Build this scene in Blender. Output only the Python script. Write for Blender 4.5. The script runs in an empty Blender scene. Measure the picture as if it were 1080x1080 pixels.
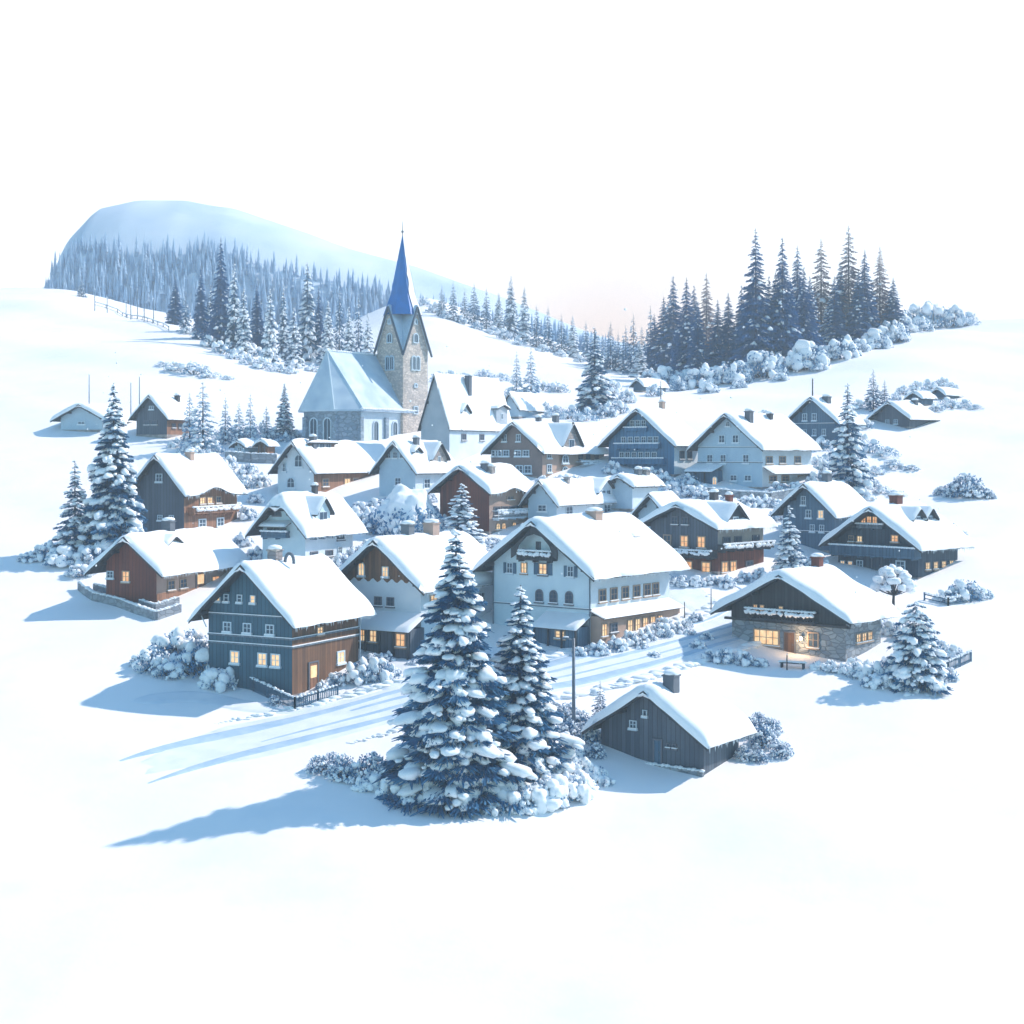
import bpy, bmesh, math, random
import numpy as np
from mathutils import Vector, Matrix, noise as mnoise

# ------------------------------------------------------------------ camera, light, exposure
scene = bpy.context.scene
COL = scene.collection
F, HOR, CX0 = 1600.0, 480.0, 540.0      # focal length and horizon of the view in 1080-px units
cd = bpy.data.cameras.new('camera'); cam = bpy.data.objects.new('camera', cd); COL.objects.link(cam)
cam.location = (0, 0, 0); cam.rotation_euler = (math.radians(90), 0, 0)
cd.sensor_width = 36; cd.lens = 36*F/1080; cd.shift_y = -(540-HOR)/1080; cd.clip_start = .5; cd.clip_end = 4000
scene.camera = cam
SUN_DIR = Vector((0.92, 0.30, 0)).normalized(); SUN_EL = math.radians(41)
sd = bpy.data.lights.new('sun', 'SUN'); sun = bpy.data.objects.new('sun', sd); COL.objects.link(sun)
to_sun = Vector((SUN_DIR.x*math.cos(SUN_EL), SUN_DIR.y*math.cos(SUN_EL), math.sin(SUN_EL)))
sun.rotation_euler = to_sun.to_track_quat('Z', 'Y').to_euler()
sun.location = (80, 60, 120)
sd.energy = 4.1; sd.angle = math.radians(1.0); sd.color = (1.0, .89, .80)
w = bpy.data.worlds.new('World'); scene.world = w; w.use_nodes = True
nt = w.node_tree; nt.nodes.clear()
def N(nt, t, **k):
    n = nt.nodes.new(t)
    for a, b in k.items(): setattr(n, a, b)
    return n
sky = N(nt, 'ShaderNodeTexSky'); sky.sky_type = 'NISHITA'; sky.sun_disc = False
sky.sun_elevation = SUN_EL; sky.sun_rotation = math.atan2(to_sun.x, to_sun.y)
sky.altitude = 1200; sky.air_density = 1.3; sky.dust_density = .4; sky.ozone_density = 2.0
bg1 = N(nt, 'ShaderNodeBackground'); bg1.inputs[1].default_value = .135
tint = N(nt, 'ShaderNodeMixRGB', blend_type='MULTIPLY'); tint.inputs[0].default_value = 1; tint.inputs[2].default_value = (.70, 1.08, 1.14, 1)
nt.links.new(sky.outputs[0], tint.inputs[1]); nt.links.new(tint.outputs[0], bg1.inputs[0])
# bright white winter overcast low over the valley ahead, clear sky above and behind
tc = N(nt, 'ShaderNodeTexCoord'); sep = N(nt, 'ShaderNodeSeparateXYZ'); nt.links.new(tc.outputs['Generated'], sep.inputs[0])
mr = N(nt, 'ShaderNodeMapRange', interpolation_type='SMOOTHSTEP'); nt.links.new(sep.outputs[2], mr.inputs[0])
mr.inputs[1].default_value = .31; mr.inputs[2].default_value = .46; mr.inputs[3].default_value = 1; mr.inputs[4].default_value = 0
mf = N(nt, 'ShaderNodeMapRange', interpolation_type='SMOOTHSTEP'); nt.links.new(sep.outputs[1], mf.inputs[0])
mf.inputs[1].default_value = .35; mf.inputs[2].default_value = .75
mm = N(nt, 'ShaderNodeMath', operation='MULTIPLY'); nt.links.new(mr.outputs[0], mm.inputs[0]); nt.links.new(mf.outputs[0], mm.inputs[1])
# faint peach glow low over the valley mouth
dv = Vector(((640-CX0)/F, 1, (HOR-400)/F)).normalized()
dist = N(nt, 'ShaderNodeVectorMath', operation='DISTANCE'); nt.links.new(tc.outputs['Generated'], dist.inputs[0]); dist.inputs[1].default_value = dv
gl = N(nt, 'ShaderNodeMapRange', interpolation_type='SMOOTHSTEP'); nt.links.new(dist.outputs[1], gl.inputs[0])
gl.inputs[1].default_value = 0; gl.inputs[2].default_value = .16; gl.inputs[3].default_value = 1; gl.inputs[4].default_value = 0
wc = N(nt, 'ShaderNodeMixRGB'); nt.links.new(gl.outputs[0], wc.inputs[0]); wc.inputs[1].default_value = (.95, .97, 1, 1); wc.inputs[2].default_value = (.74, .59, .52, 1)
bg2 = N(nt, 'ShaderNodeBackground'); nt.links.new(wc.outputs[0], bg2.inputs[0]); bg2.inputs[1].default_value = 1.2
mix = N(nt, 'ShaderNodeMixShader'); nt.links.new(mm.outputs[0], mix.inputs[0]); nt.links.new(bg1.outputs[0], mix.inputs[1]); nt.links.new(bg2.outputs[0], mix.inputs[2])
out = N(nt, 'ShaderNodeOutputWorld'); nt.links.new(mix.outputs[0], out.inputs[0])
scene.view_settings.view_transform = 'Standard'; scene.view_settings.look = 'None'
scene.view_settings.exposure = .58; scene.view_settings.gamma = 1
scene.render.resolution_x = 1024; scene.render.resolution_y = 1024
scene.render.engine = 'CYCLES'
HAZE = .0008

# ------------------------------------------------------------------ materials
MATS = {}
def mat(name, col, rough=.8, kind=None, scale=1.0, col2=None, bump=.3, spec=.3, emit=None, estr=1.0, amt=.5):
    if name in MATS: return MATS[name]
    m = bpy.data.materials.new(name); m.use_nodes = True; MATS[name] = m
    t = m.node_tree; b = t.nodes['Principled BSDF']
    b.inputs['Base Color'].default_value = (*col, 1); b.inputs['Roughness'].default_value = rough
    b.inputs['Specular IOR Level'].default_value = spec
    if emit:
        b.inputs['Emission Color'].default_value = (*emit, 1); b.inputs['Emission Strength'].default_value = estr
    if not kind: return m
    L = t.links.new
    co = N(t, 'ShaderNodeTexCoord')
    c2 = col2 or tuple(c*.6 for c in col)
    def ramp(src, a, b_, lo=.35, hi=.65):
        r = N(t, 'ShaderNodeValToRGB'); r.color_ramp.elements[0].position = lo; r.color_ramp.elements[1].position = hi
        r.color_ramp.elements[0].color = (*a, 1); r.color_ramp.elements[1].color = (*b_, 1); L(src, r.inputs[0]); return r
    def dobump(src, strength, d=.05):
        bp = N(t, 'ShaderNodeBump'); bp.inputs['Strength'].default_value = strength; bp.inputs['Distance'].default_value = d
        L(src, bp.inputs['Height']); L(bp.outputs[0], b.inputs['Normal'])
    if kind == 'noise':
        n = N(t, 'ShaderNodeTexNoise'); n.inputs['Scale'].default_value = scale; n.inputs['Detail'].default_value = 6; L(co.outputs['Object'], n.inputs[0])
        r = ramp(n.outputs[0], c2, col); L(r.outputs[0], b.inputs['Base Color']); dobump(n.outputs[0], bump)
    elif kind == 'snow':
        n = N(t, 'ShaderNodeTexNoise'); n.inputs['Scale'].default_value = scale; n.inputs['Detail'].default_value = 5; n.inputs['Roughness'].default_value = .62; L(co.outputs['Object'], n.inputs[0])
        dobump(n.outputs[0], bump, .18)
        r = ramp(n.outputs[0], c2, col, .3, .5); L(r.outputs[0], b.inputs['Base Color'])
    elif kind == 'plank':       # upright boards: dark gaps and grain, per-board tone
        sx = N(t, 'ShaderNodeSeparateXYZ'); L(co.outputs['Object'], sx.inputs[0])
        ad = N(t, 'ShaderNodeMath', operation='ADD'); L(sx.outputs[0], ad.inputs[0]); L(sx.outputs[1], ad.inputs[1])
        ml = N(t, 'ShaderNodeMath', operation='MULTIPLY'); L(ad.outputs[0], ml.inputs[0]); ml.inputs[1].default_value = scale
        fl = N(t, 'ShaderNodeMath', operation='FLOOR'); L(ml.outputs[0], fl.inputs[0])
        fr = N(t, 'ShaderNodeMath', operation='FRACT'); L(ml.outputs[0], fr.inputs[0])
        wn = N(t, 'ShaderNodeTexWhiteNoise', noise_dimensions='1D'); L(fl.outputs[0], wn.inputs['W'])
        mp = N(t, 'ShaderNodeMapping'); mp.inputs['Scale'].default_value = (6, 6, .5); L(co.outputs['Object'], mp.inputs[0])
        n = N(t, 'ShaderNodeTexNoise'); n.inputs['Scale'].default_value = 1.5; n.inputs['Detail'].default_value = 5; L(mp.outputs[0], n.inputs[0])
        n2 = N(t, 'ShaderNodeTexNoise'); n2.inputs['Scale'].default_value = .7; n2.inputs['Detail'].default_value = 3; L(co.outputs['Object'], n2.inputs[0])
        a2 = N(t, 'ShaderNodeMath', operation='ADD'); L(wn.outputs[0], a2.inputs[0]); L(n.outputs[0], a2.inputs[1])
        a3 = N(t, 'ShaderNodeMath', operation='ADD'); L(a2.outputs[0], a3.inputs[0]); L(n2.outputs[0], a3.inputs[1])
        dv_ = N(t, 'ShaderNodeMath', operation='MULTIPLY'); L(a3.outputs[0], dv_.inputs[0]); dv_.inputs[1].default_value = .333
        r = ramp(dv_.outputs[0], c2, col, .25, .7)
        gp = N(t, 'ShaderNodeMath', operation='LESS_THAN'); L(fr.outputs[0], gp.inputs[0]); gp.inputs[1].default_value = .1
        mx = N(t, 'ShaderNodeMixRGB'); L(gp.outputs[0], mx.inputs[0]); L(r.outputs[0], mx.inputs[1]); mx.inputs[2].default_value = (*[c*.35 for c in col], 1)
        L(mx.outputs[0], b.inputs['Base Color'])
        iv = N(t, 'ShaderNodeMath', operation='SUBTRACT'); iv.inputs[0].default_value = 1; L(gp.outputs[0], iv.inputs[1])
        dobump(iv.outputs[0], .6, .03)
    elif kind == 'plaster':
        n = N(t, 'ShaderNodeTexNoise'); n.inputs['Scale'].default_value = .45; n.inputs['Detail'].default_value = 8; n.inputs['Roughness'].default_value = .65; L(co.outputs['Object'], n.inputs[0])
        r = ramp(n.outputs[0], c2, col, .35, .62); L(r.outputs[0], b.inputs['Base Color'])
        n2 = N(t, 'ShaderNodeTexNoise'); n2.inputs['Scale'].default_value = 6; n2.inputs['Detail'].default_value = 4; L(co.outputs['Object'], n2.inputs[0]); dobump(n2.outputs[0], .35, .03)
    elif kind == 'stone':
        v = N(t, 'ShaderNodeTexVoronoi'); v.inputs['Scale'].default_value = scale
        mp = N(t, 'ShaderNodeMapping'); mp.inputs['Scale'].default_value = (1, 1, 1.9); L(co.outputs['Object'], mp.inputs[0]); L(mp.outputs[0], v.inputs[0])
        ve = N(t, 'ShaderNodeTexVoronoi', feature='DISTANCE_TO_EDGE'); ve.inputs['Scale'].default_value = scale; L(mp.outputs[0], ve.inputs[0])
        bw = N(t, 'ShaderNodeRGBToBW'); L(v.outputs['Color'], bw.inputs[0])
        r = ramp(bw.outputs[0], c2, col, .2, .8)
        g = N(t, 'ShaderNodeMapRange'); L(ve.outputs[0], g.inputs[0]); g.inputs[1].default_value = .02; g.inputs[2].default_value = .08
        mx = N(t, 'ShaderNodeMixRGB'); L(g.outputs[0], mx.inputs[0]); mx.inputs[1].default_value = (*[c*.55 for c in col], 1); L(r.outputs[0], mx.inputs[2])
        L(mx.outputs[0], b.inputs['Base Color']); dobump(g.outputs[0], .8, .06)
    elif kind == 'lit':          # a lit room seen through a pane: brighter and dimmer patches
        n = N(t, 'ShaderNodeTexNoise'); n.inputs['Scale'].default_value = 2.2; n.inputs['Detail'].default_value = 2; L(co.outputs['Object'], n.inputs[0])
        r = ramp(n.outputs[0], c2, emit, .35, .6); L(r.outputs[0], b.inputs['Emission Color'])
    return m
snow_m = mat('snow', (.87, .90, .93), .75, 'snow', 1.1, (.80, .85, .90), .22)
ground_m = mat('ground_snow', (.905, .905, .92), .8, 'snow', .22, (.85, .87, .90), .34)
roofsnow_m = mat('roof_snow', (.87, .90, .93), .75, 'snow', .9, (.82, .87, .92), .18)
road_m = mat('packed_snow', (.82, .85, .89), .6, 'noise', .6, (.70, .76, .83), .5)
rut_m = mat('icy_rut', (.50, .64, .78), .4, 'noise', .8, (.38, .54, .70), .25)
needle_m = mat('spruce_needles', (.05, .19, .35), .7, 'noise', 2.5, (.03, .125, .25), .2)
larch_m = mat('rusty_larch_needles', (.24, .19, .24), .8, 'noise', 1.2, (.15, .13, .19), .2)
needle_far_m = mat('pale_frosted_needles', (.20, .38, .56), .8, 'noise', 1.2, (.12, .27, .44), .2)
mist_m = mat('haze_paled_needles', (.38, .52, .68), .9, 'noise', .06, (.26, .42, .60), .1)  # needle colour paled to carry the haze of distance
leaf_m = mat('shrub_twigs', (.10, .26, .44), .7, 'noise', 2.5, (.05, .16, .32), .2)
bark_m = mat('bark', (.08, .085, .10), .9, 'noise', 3, None, .6)
dark_wood = mat('dark_wood', (.06, .07, .085), .7, 'plank', 3.0)
trim_m = mat('weathered_trim', (.16, .22, .28), .7, 'plank', 2.5)
teal_w = mat('teal_boards', (.055, .14, .20), .7, 'plank', 2.6, (.035, .095, .145))  # on the front left gable: brown boards with blue shade in the colour
brown_w = mat('brown_boards', (.21, .115, .07), .75, 'plank', 2.8, (.10, .06, .045))
tan_w = mat('tan_boards', (.32, .17, .11), .75, 'plank', 2.4, (.18, .10, .07))
red_w = mat('red_brown_boards', (.21, .065, .045), .75, 'plank', 2.6, (.12, .045, .04))
grey_w = mat('grey_boards', (.12, .15, .19), .8, 'plank', 2.6, (.065, .085, .12))  # on the tall left house's gable: brown boards with shade in the colour
slate_w = mat('slate_blue_boards', (.10, .19, .28), .75, 'plank', 2.4, (.06, .12, .19))
night_w = mat('blue_black_boards', (.055, .09, .13), .75, 'plank', 2.6, (.03, .05, .08))
blue_w = mat('blue_painted_boards', (.08, .23, .40), .7, 'plank', 1.8, (.055, .17, .31))
white_p = mat('white_plaster', (.66, .74, .80), .85, 'plaster', 1, (.56, .66, .74))
paleblue_p = mat('pale_blue_plaster', (.46, .60, .70), .85, 'plaster', 1, (.37, .51, .63))
aqua_p = mat('aqua_plaster', (.56, .71, .78), .85, 'plaster', 1, (.46, .62, .71))
grey_p = mat('grey_plaster', (.42, .47, .52), .85, 'plaster', 1, (.33, .39, .45))
tan_p = mat('tan_plaster', (.46, .33, .27), .85, 'plaster', 1, (.33, .25, .22))
stone_m = mat('stone', (.42, .38, .36), .85, 'stone', 1.3, (.26, .25, .27))
nstone_m = mat('nave_stone', (.34, .43, .52), .85, 'stone', 1.2, (.22, .30, .39))
bstone_m = mat('blue_grey_stone', (.34, .38, .42), .85, 'stone', 1.3, (.20, .24, .29))
spire_m = mat('blue_spire_copper', (.01, .17, .50), .45, 'noise', 1.0, (.015, .15, .42), .15, .5)
chimney_m = mat('sooty_chimney_render', (.15, .17, .20), .85, 'plaster', 1, (.09, .11, .14))
frost_m = mat('frosted_blue_roof', (.58, .68, .76), .75, 'noise', .45, (.40, .52, .64), .5)
metal_m = mat('grey_metal', (.14, .19, .25), .5, 'noise', 3, None, .1, .5)
frame_l = mat('pale_window_frame', (.55, .66, .74), .6)
frame_d = mat('dark_window_frame', (.14, .15, .18), .6)
frame_w = mat('tan_window_frame', (.36, .27, .21), .6)
pane_m = mat('unlit_pane', (.05, .09, .14), .3, spec=.25)
lit_m = mat('lit_pane', (.5, .35, .2), .4, 'lit', emit=(1.0, .74, .42), estr=.62, col2=(.9, .45, .17))
lit2_m = mat('orange_lit_pane', (.5, .3, .15), .4, 'lit', emit=(1.0, .60, .30), estr=.60, col2=(.8, .32, .12))
lamp_m = mat('lamp_glow', (1, .8, .5), .4, emit=(1, .75, .42), estr=3.0)

# ------------------------------------------------------------------ mesh building
class MB:
    def __init__(s): s.v = []; s.f = []; s.m = []; s.n = 0
    def add(s, vs, fs, mi=0):
        vs = np.asarray(vs, float); s.v.append(vs); o = s.n
        s.f += [tuple(i+o for i in f) for f in fs]; s.m += [mi]*len(fs); s.n += len(vs)
    def box(s, a, b, mi=0):
        x0, y0, z0 = a; x1, y1, z1 = b
        s.add([(x0,y0,z0),(x1,y0,z0),(x1,y1,z0),(x0,y1,z0),(x0,y0,z1),(x1,y0,z1),(x1,y1,z1),(x0,y1,z1)],
              [(0,3,2,1),(4,5,6,7),(0,1,5,4),(1,2,6,5),(2,3,7,6),(3,0,4,7)], mi)
    def tube(s, p, q, r0, r1, n=8, mi=0):
        p = Vector(p); q = Vector(q); d = (q-p).normalized(); a = d.orthogonal().normalized(); b = d.cross(a)
        vs = []
        for c, r in ((p, r0), (q, r1)):
            for i in range(n):
                t = 2*math.pi*i/n; vs.append(c + (a*math.cos(t)+b*math.sin(t))*r)
        s.add(vs, [(i, (i+1) % n, n+(i+1) % n, n+i) for i in range(n)] + [tuple(range(n-1, -1, -1)), tuple(range(n, 2*n))], mi)
    def prism(s, poly, fn, d0, d1, mi=0):      # polygon (a,z) extruded from depth d0 to d1 through mapping fn(a,d,z)
        n = len(poly)
        vs = [fn(a, d0, z) for a, z in poly] + [fn(a, d1, z) for a, z in poly]
        s.add(vs, [tuple(range(n)), tuple(range(2*n-1, n-1, -1))] + [(i, n+i, n+(i+1) % n, (i+1) % n) for i in range(n)], mi)
    def build(s, name, mats, parent=None, smooth=False, fix=True):
        me = bpy.data.meshes.new(name)
        vs = np.concatenate(s.v) if s.v else np.zeros((0, 3))
        me.from_pydata(vs.tolist(), [], s.f)
        if not isinstance(mats, (list, tuple)): mats = [mats]
        for m in mats: me.materials.append(m)
        if len(mats) > 1: me.polygons.foreach_set('material_index', s.m)
        if fix:
            bm = bmesh.new(); bm.from_mesh(me); bmesh.ops.recalc_face_normals(bm, faces=bm.faces); bm.to_mesh(me); bm.free()
        if smooth: me.polygons.foreach_set('use_smooth', [True]*len(me.polygons))
        me.update()
        o = bpy.data.objects.new(name, me); COL.objects.link(o)
        if parent: o.parent = parent
        return o
def tag(o, label=None, cat=None, group=None, kind=None):
    if label: o['label'] = label
    if cat: o['category'] = cat
    if group: o['group'] = group
    if kind: o['kind'] = kind
    return o
def empty(name, loc, rz=0, **k):
    o = bpy.data.objects.new(name, None); COL.objects.link(o); o.location = loc; o.rotation_euler = (0, 0, rz); o.empty_display_size = .3
    return tag(o, **k)
def ico(sub):
    bm = bmesh.new(); bmesh.ops.create_icosphere(bm, subdivisions=sub, radius=1)
    v = np.array([x.co[:] for x in bm.verts]); f = [tuple(x.index for x in fc.verts) for fc in bm.faces]; bm.free(); return v, f
ICO = {1: ico(1), 2: ico(2), 3: ico(3)}
def blob(mb, c, r, rng, sub=2, lump=.18, mi=0, ax=None):
    v, f = ICO[sub]; ph = rng.uniform(0, 50, 3)
    k = 1 + .45*lump*(np.sin(v[:, 0]*6.3+v[:, 2]*4+ph[1])*np.sin(v[:, 1]*6.9+ph[2])) + lump*(np.sin(v[:, 0]*3.1+ph[0])+np.sin(v[:, 1]*3.7+ph[1])+np.sin(v[:, 2]*3.3+ph[2])+.5*np.sin(v[:, 0]*7+v[:, 1]*6+ph[0]))/2
    q = v*k[:, None]*np.array(r)
    if ax is not None: q = q @ np.array(ax)
    mb.add(q+np.array(c), f, mi)

# ------------------------------------------------------------------ terrain
YS = [80, 108, 121, 133, 155, 190, 222, 258, 300, 350, 420, 520]
near_rows = [1080, 820, 740, 685, 605, 515, 450]
far_tab = [(-400, [400, 365, 335, 302, 300]), (60, [400, 368, 335, 308, 306]), (180, [400, 372, 345, 333, 330]), (240, [403, 378, 362, 352, 345]),
           (330, [405, 390, 380, 368, 350]), (450, [408, 394, 372, 342, 312]), (540, [412, 400, 384, 364, 345]), (640, [415, 404, 394, 385, 376]),
           (700, [415, 402, 394, 388, 384]), (800, [406, 389, 378, 372, 370]), (900, [402, 372, 353, 346, 344]), (1000, [400, 366, 345, 338, 336]), (1500, [400, 365, 340, 330, 328])]
us = np.array([t[0] for t in far_tab], float)
TAB = np.array([near_rows + t[1] for t in far_tab], float)
STEP = 2.5; X0, X1, Y0, Y1 = -600, 600, -150, 800
gx = np.arange(X0, X1+.1, STEP); gy = np.arange(Y0, Y1+.1, STEP)
def base_h(X, Y):
    Yc = np.clip(Y, 80, 520); u = CX0 + F*X/np.maximum(Yc, 80)
    u = np.clip(u, us[0], us[-1])
    iu = np.clip(np.searchsorted(us, u)-1, 0, len(us)-2); fu = (u-us[iu])/(us[iu+1]-us[iu])
    fu = fu*fu*(3-2*fu)
    YA = np.array(YS, float); iy = np.clip(np.searchsorted(YA, Yc)-1, 0, len(YA)-2); fy = (Yc-YA[iy])/(YA[iy+1]-YA[iy])
    # interpolate heights
    def H(i, j): return (HOR-TAB[i, j])/F*YA[j]
    h = (H(iu, iy)*(1-fu)+H(iu+1, iy)*fu)*(1-fy) + (H(iu, iy+1)*(1-fu)+H(iu+1, iy+1)*fu)*fy
    h = np.where(Y < 80, h-(80-Y)*.22, h); h = np.where(Y > 520, h-(Y-520)*.05, h)
    return h
GX, GY = np.meshgrid(gx, gy, indexing='ij')
HT = base_h(GX, GY)
def blur(a, n):
    for _ in range(n):
        p = np.pad(a, 1, mode='edge'); a = (p[:-2, 1:-1]+2*p[1:-1, 1:-1]+p[2:, 1:-1])/4
        p = np.pad(a, 1, mode='edge'); a = (p[1:-1, :-2]+2*p[1:-1, 1:-1]+p[1:-1, 2:])/4
    return a
HT = blur(HT, 10)
HT += 1.3*np.sin(GX*.075+GY*.05+1)*np.sin(GY*.055-GX*.02)*np.clip((GY-215)/60, 0, 1)*np.clip((470-GY)/100, 0, 1) + .30*np.sin(GX*.11-GY*.17+.5)*np.sin(GX*.05+GY*.09)
HT += .26*np.sin(GX*.19+GY*.07)*np.sin(GY*.16+1.3) + .12*np.sin(GX*.45+2)*np.sin(GY*.38-GX*.11) + .6*np.sin(GX*.05+GY*.031)*np.sin(GY*.04)*np.clip((GY-240)/80, 0, 1)
def hz(x, y):
    fx = min(max((x-X0)/STEP, 0), len(gx)-1.001); fy = min(max((y-Y0)/STEP, 0), len(gy)-1.001)
    i, j = int(fx), int(fy); a, b = fx-i, fy-j
    return float((HT[i, j]*(1-a)+HT[i+1, j]*a)*(1-b)+(HT[i, j+1]*(1-a)+HT[i+1, j+1]*a)*b)
def at(px, py, y0=70, ymax=520):
    """world point on the ground seen at this place of the picture"""
    kx, kz = (px-CX0)/F, (HOR-py)/F; Y = y0; best = None
    while Y < ymax:
        d = kz*Y - hz(kx*Y, Y)
        if d <= 0: return Vector((kx*Y, Y, hz(kx*Y, Y)))
        if best is None or d < best[0]: best = (d, Y)
        Y += .4
    Y = best[1]
    return Vector((kx*Y, Y, hz(kx*Y, Y)))
mb = MB(); nx, ny = len(gx), len(gy)
vs = np.stack([GX, GY, HT], -1).reshape(-1, 3)
mb.add(vs, [(i*ny+j, (i+1)*ny+j, (i+1)*ny+j+1, i*ny+j+1) for i in range(nx-1) for j in range(ny-1)])
tag(mb.build('ground', ground_m, smooth=True, fix=False), kind='structure')

# mountain: long rounded ridge closing the valley on the left
sil = [(20, 330), (78, 318), (92, 245), (112, 222), (150, 213), (200, 211), (250, 219), (300, 238), (370, 262), (440, 284), (520, 312), (590, 340), (680, 372)]
YM = 590.0
mxs = np.array([(p[0]-CX0)/F*YM for p in sil]); mzs = np.array([(HOR-p[1])/F*YM for p in sil])
def mount_h(x, y):
    zt = np.interp(x, mxs, mzs); t = (y-YM)/70.0
    base = 25.0
    return base-12 + (zt-base+12)*max(0, 1-t*t)**.7 if abs(t) < 1 else base-12
mb = MB(); nX, nY = 120, 40
X_ = np.linspace(mxs[0], mxs[-1], nX); Y_ = np.linspace(YM-70, YM+70, nY)
rng = np.random.default_rng(5)
vv = []
for x in X_:
    for y in Y_:
        vv.append((x, y, mount_h(x, y) + 1.2*mnoise.noise(Vector((x*.03, y*.03, 0)))))
mb.add(vv, [(i*nY+j, (i+1)*nY+j, (i+1)*nY+j+1, i*nY+j+1) for i in range(nX-1) for j in range(nY-1)])
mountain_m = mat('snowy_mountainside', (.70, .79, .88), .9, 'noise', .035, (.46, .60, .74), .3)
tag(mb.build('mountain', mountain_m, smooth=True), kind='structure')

# ------------------------------------------------------------------ roads
def polyroad(name, pix, width, m, dz=.09, rut=False, n=90, off=0.0, w2=None):
    pts = [at(*p) for p in pix]
    P = []
    for i in range(len(pts)-1):                                     # Catmull-Rom
        p0, p1, p2, p3 = pts[max(i-1, 0)], pts[i], pts[i+1], pts[min(i+2, len(pts)-1)]
        k = max(8, int((p2-p1).length/1.2))
        for q in range(k):
            t = q/k
            P.append(.5*((2*p1)+(p2-p0)*t+(2*p0-5*p1+4*p2-p3)*t*t+(3*p1-p0-3*p2+p3)*t**3))
    P.append(pts[-1]); mb = MB(); nc = 9; vs = []
    for i, p in enumerate(P):
        d = (P[min(i+1, len(P)-1)]-P[max(i-1, 0)]); d.z = 0; d.normalize(); nrm = Vector((-d.y, d.x, 0))
        e = i/(len(P)-1); wd = width*min(1, .05+7*e, .05+9*(1-e))
        wd *= 1+(.06 if not rut else .35)*math.sin(i*.21+off*3); oo = off+(.18*math.sin(i*.09+off*5) if rut else 0)
        for c in range(nc):
            s = (c/(nc-1)-.5); q = p + nrm*(s*wd+oo)
            vs.append((q.x, q.y, hz(q.x, q.y)+dz*(1 if 0 < c < nc-1 else -.6)-.2*max(0, 1-12*min(e, 1-e))))
    mb.add(vs, [(i*nc+c, (i+1)*nc+c, (i+1)*nc+c+1, i*nc+c+1) for i in range(len(P)-1) for c in range(nc-1)])
    return tag(mb.build(name, m, smooth=True), kind='structure')
main = [(120, 822), (230, 790), (330, 765), (430, 740), (520, 722), (600, 708), (680, 690), (760, 668), (810, 640), (770, 612)]
polyroad('road', main, 7.0, road_m)
polyroad('side_road', [(420, 735), (425, 712), (440, 698), (520, 690), (600, 702)], 4.2, road_m, .075)
polyroad('village_lane', [(765, 655), (730, 632), (715, 618), (690, 605)], 4.2, road_m, .075)
for k, (o_, w_, i0, i1) in enumerate(((-2.3, .9, 0, 10), (-.9, .45, 1, 9), (.5, .5, 2, 10), (1.9, 1.1, 0, 8), (2.7, .35, 4, 9))):
    polyroad('tyre_track', main[i0:i1], w_, rut_m, .125, off=o_, rut=True)
def bank(pix, off, label_h=.24):
    pts = [at(*p) for p in pix]; mb = MB(); P = []; r_ = np.random.default_rng(int(off*10)+50)
    for a, b in zip(pts[:-1], pts[1:]):
        n = int((b-a).length/.4)
        for i in range(n): P.append(a.lerp(b, i/n))
    P = [sum((P[min(max(i+k, 0), len(P)-1)] for k in range(-6, 7)), Vector())/13 for i in range(len(P))]
    for i in range(2, len(P)-2):
        d = P[i+1]-P[i-1]; d.z = 0; d.normalize(); q = P[i]+Vector((-d.y, d.x, 0))*(off+r_.uniform(-.2, .2)); e = min(1, .1+6*min(i/len(P), 1-i/len(P)))
        sz = r_.uniform(.45, .8)*e; blob(mb, (q.x, q.y, hz(q.x, q.y)-.02), (sz*1.2, sz*1.1, label_h*r_.uniform(.4, 1.2)*e), r_, 2, .28)
    tag(mb.build('snow_bank', snow_m, smooth=True, fix=False), kind='structure')
bank(main[1:], 4.2); bank(main[2:], -4.3)
polyroad('footpath', [(130, 742), (200, 735), (260, 745), (330, 748), (420, 738)], 2.4, road_m, .07)

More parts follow.
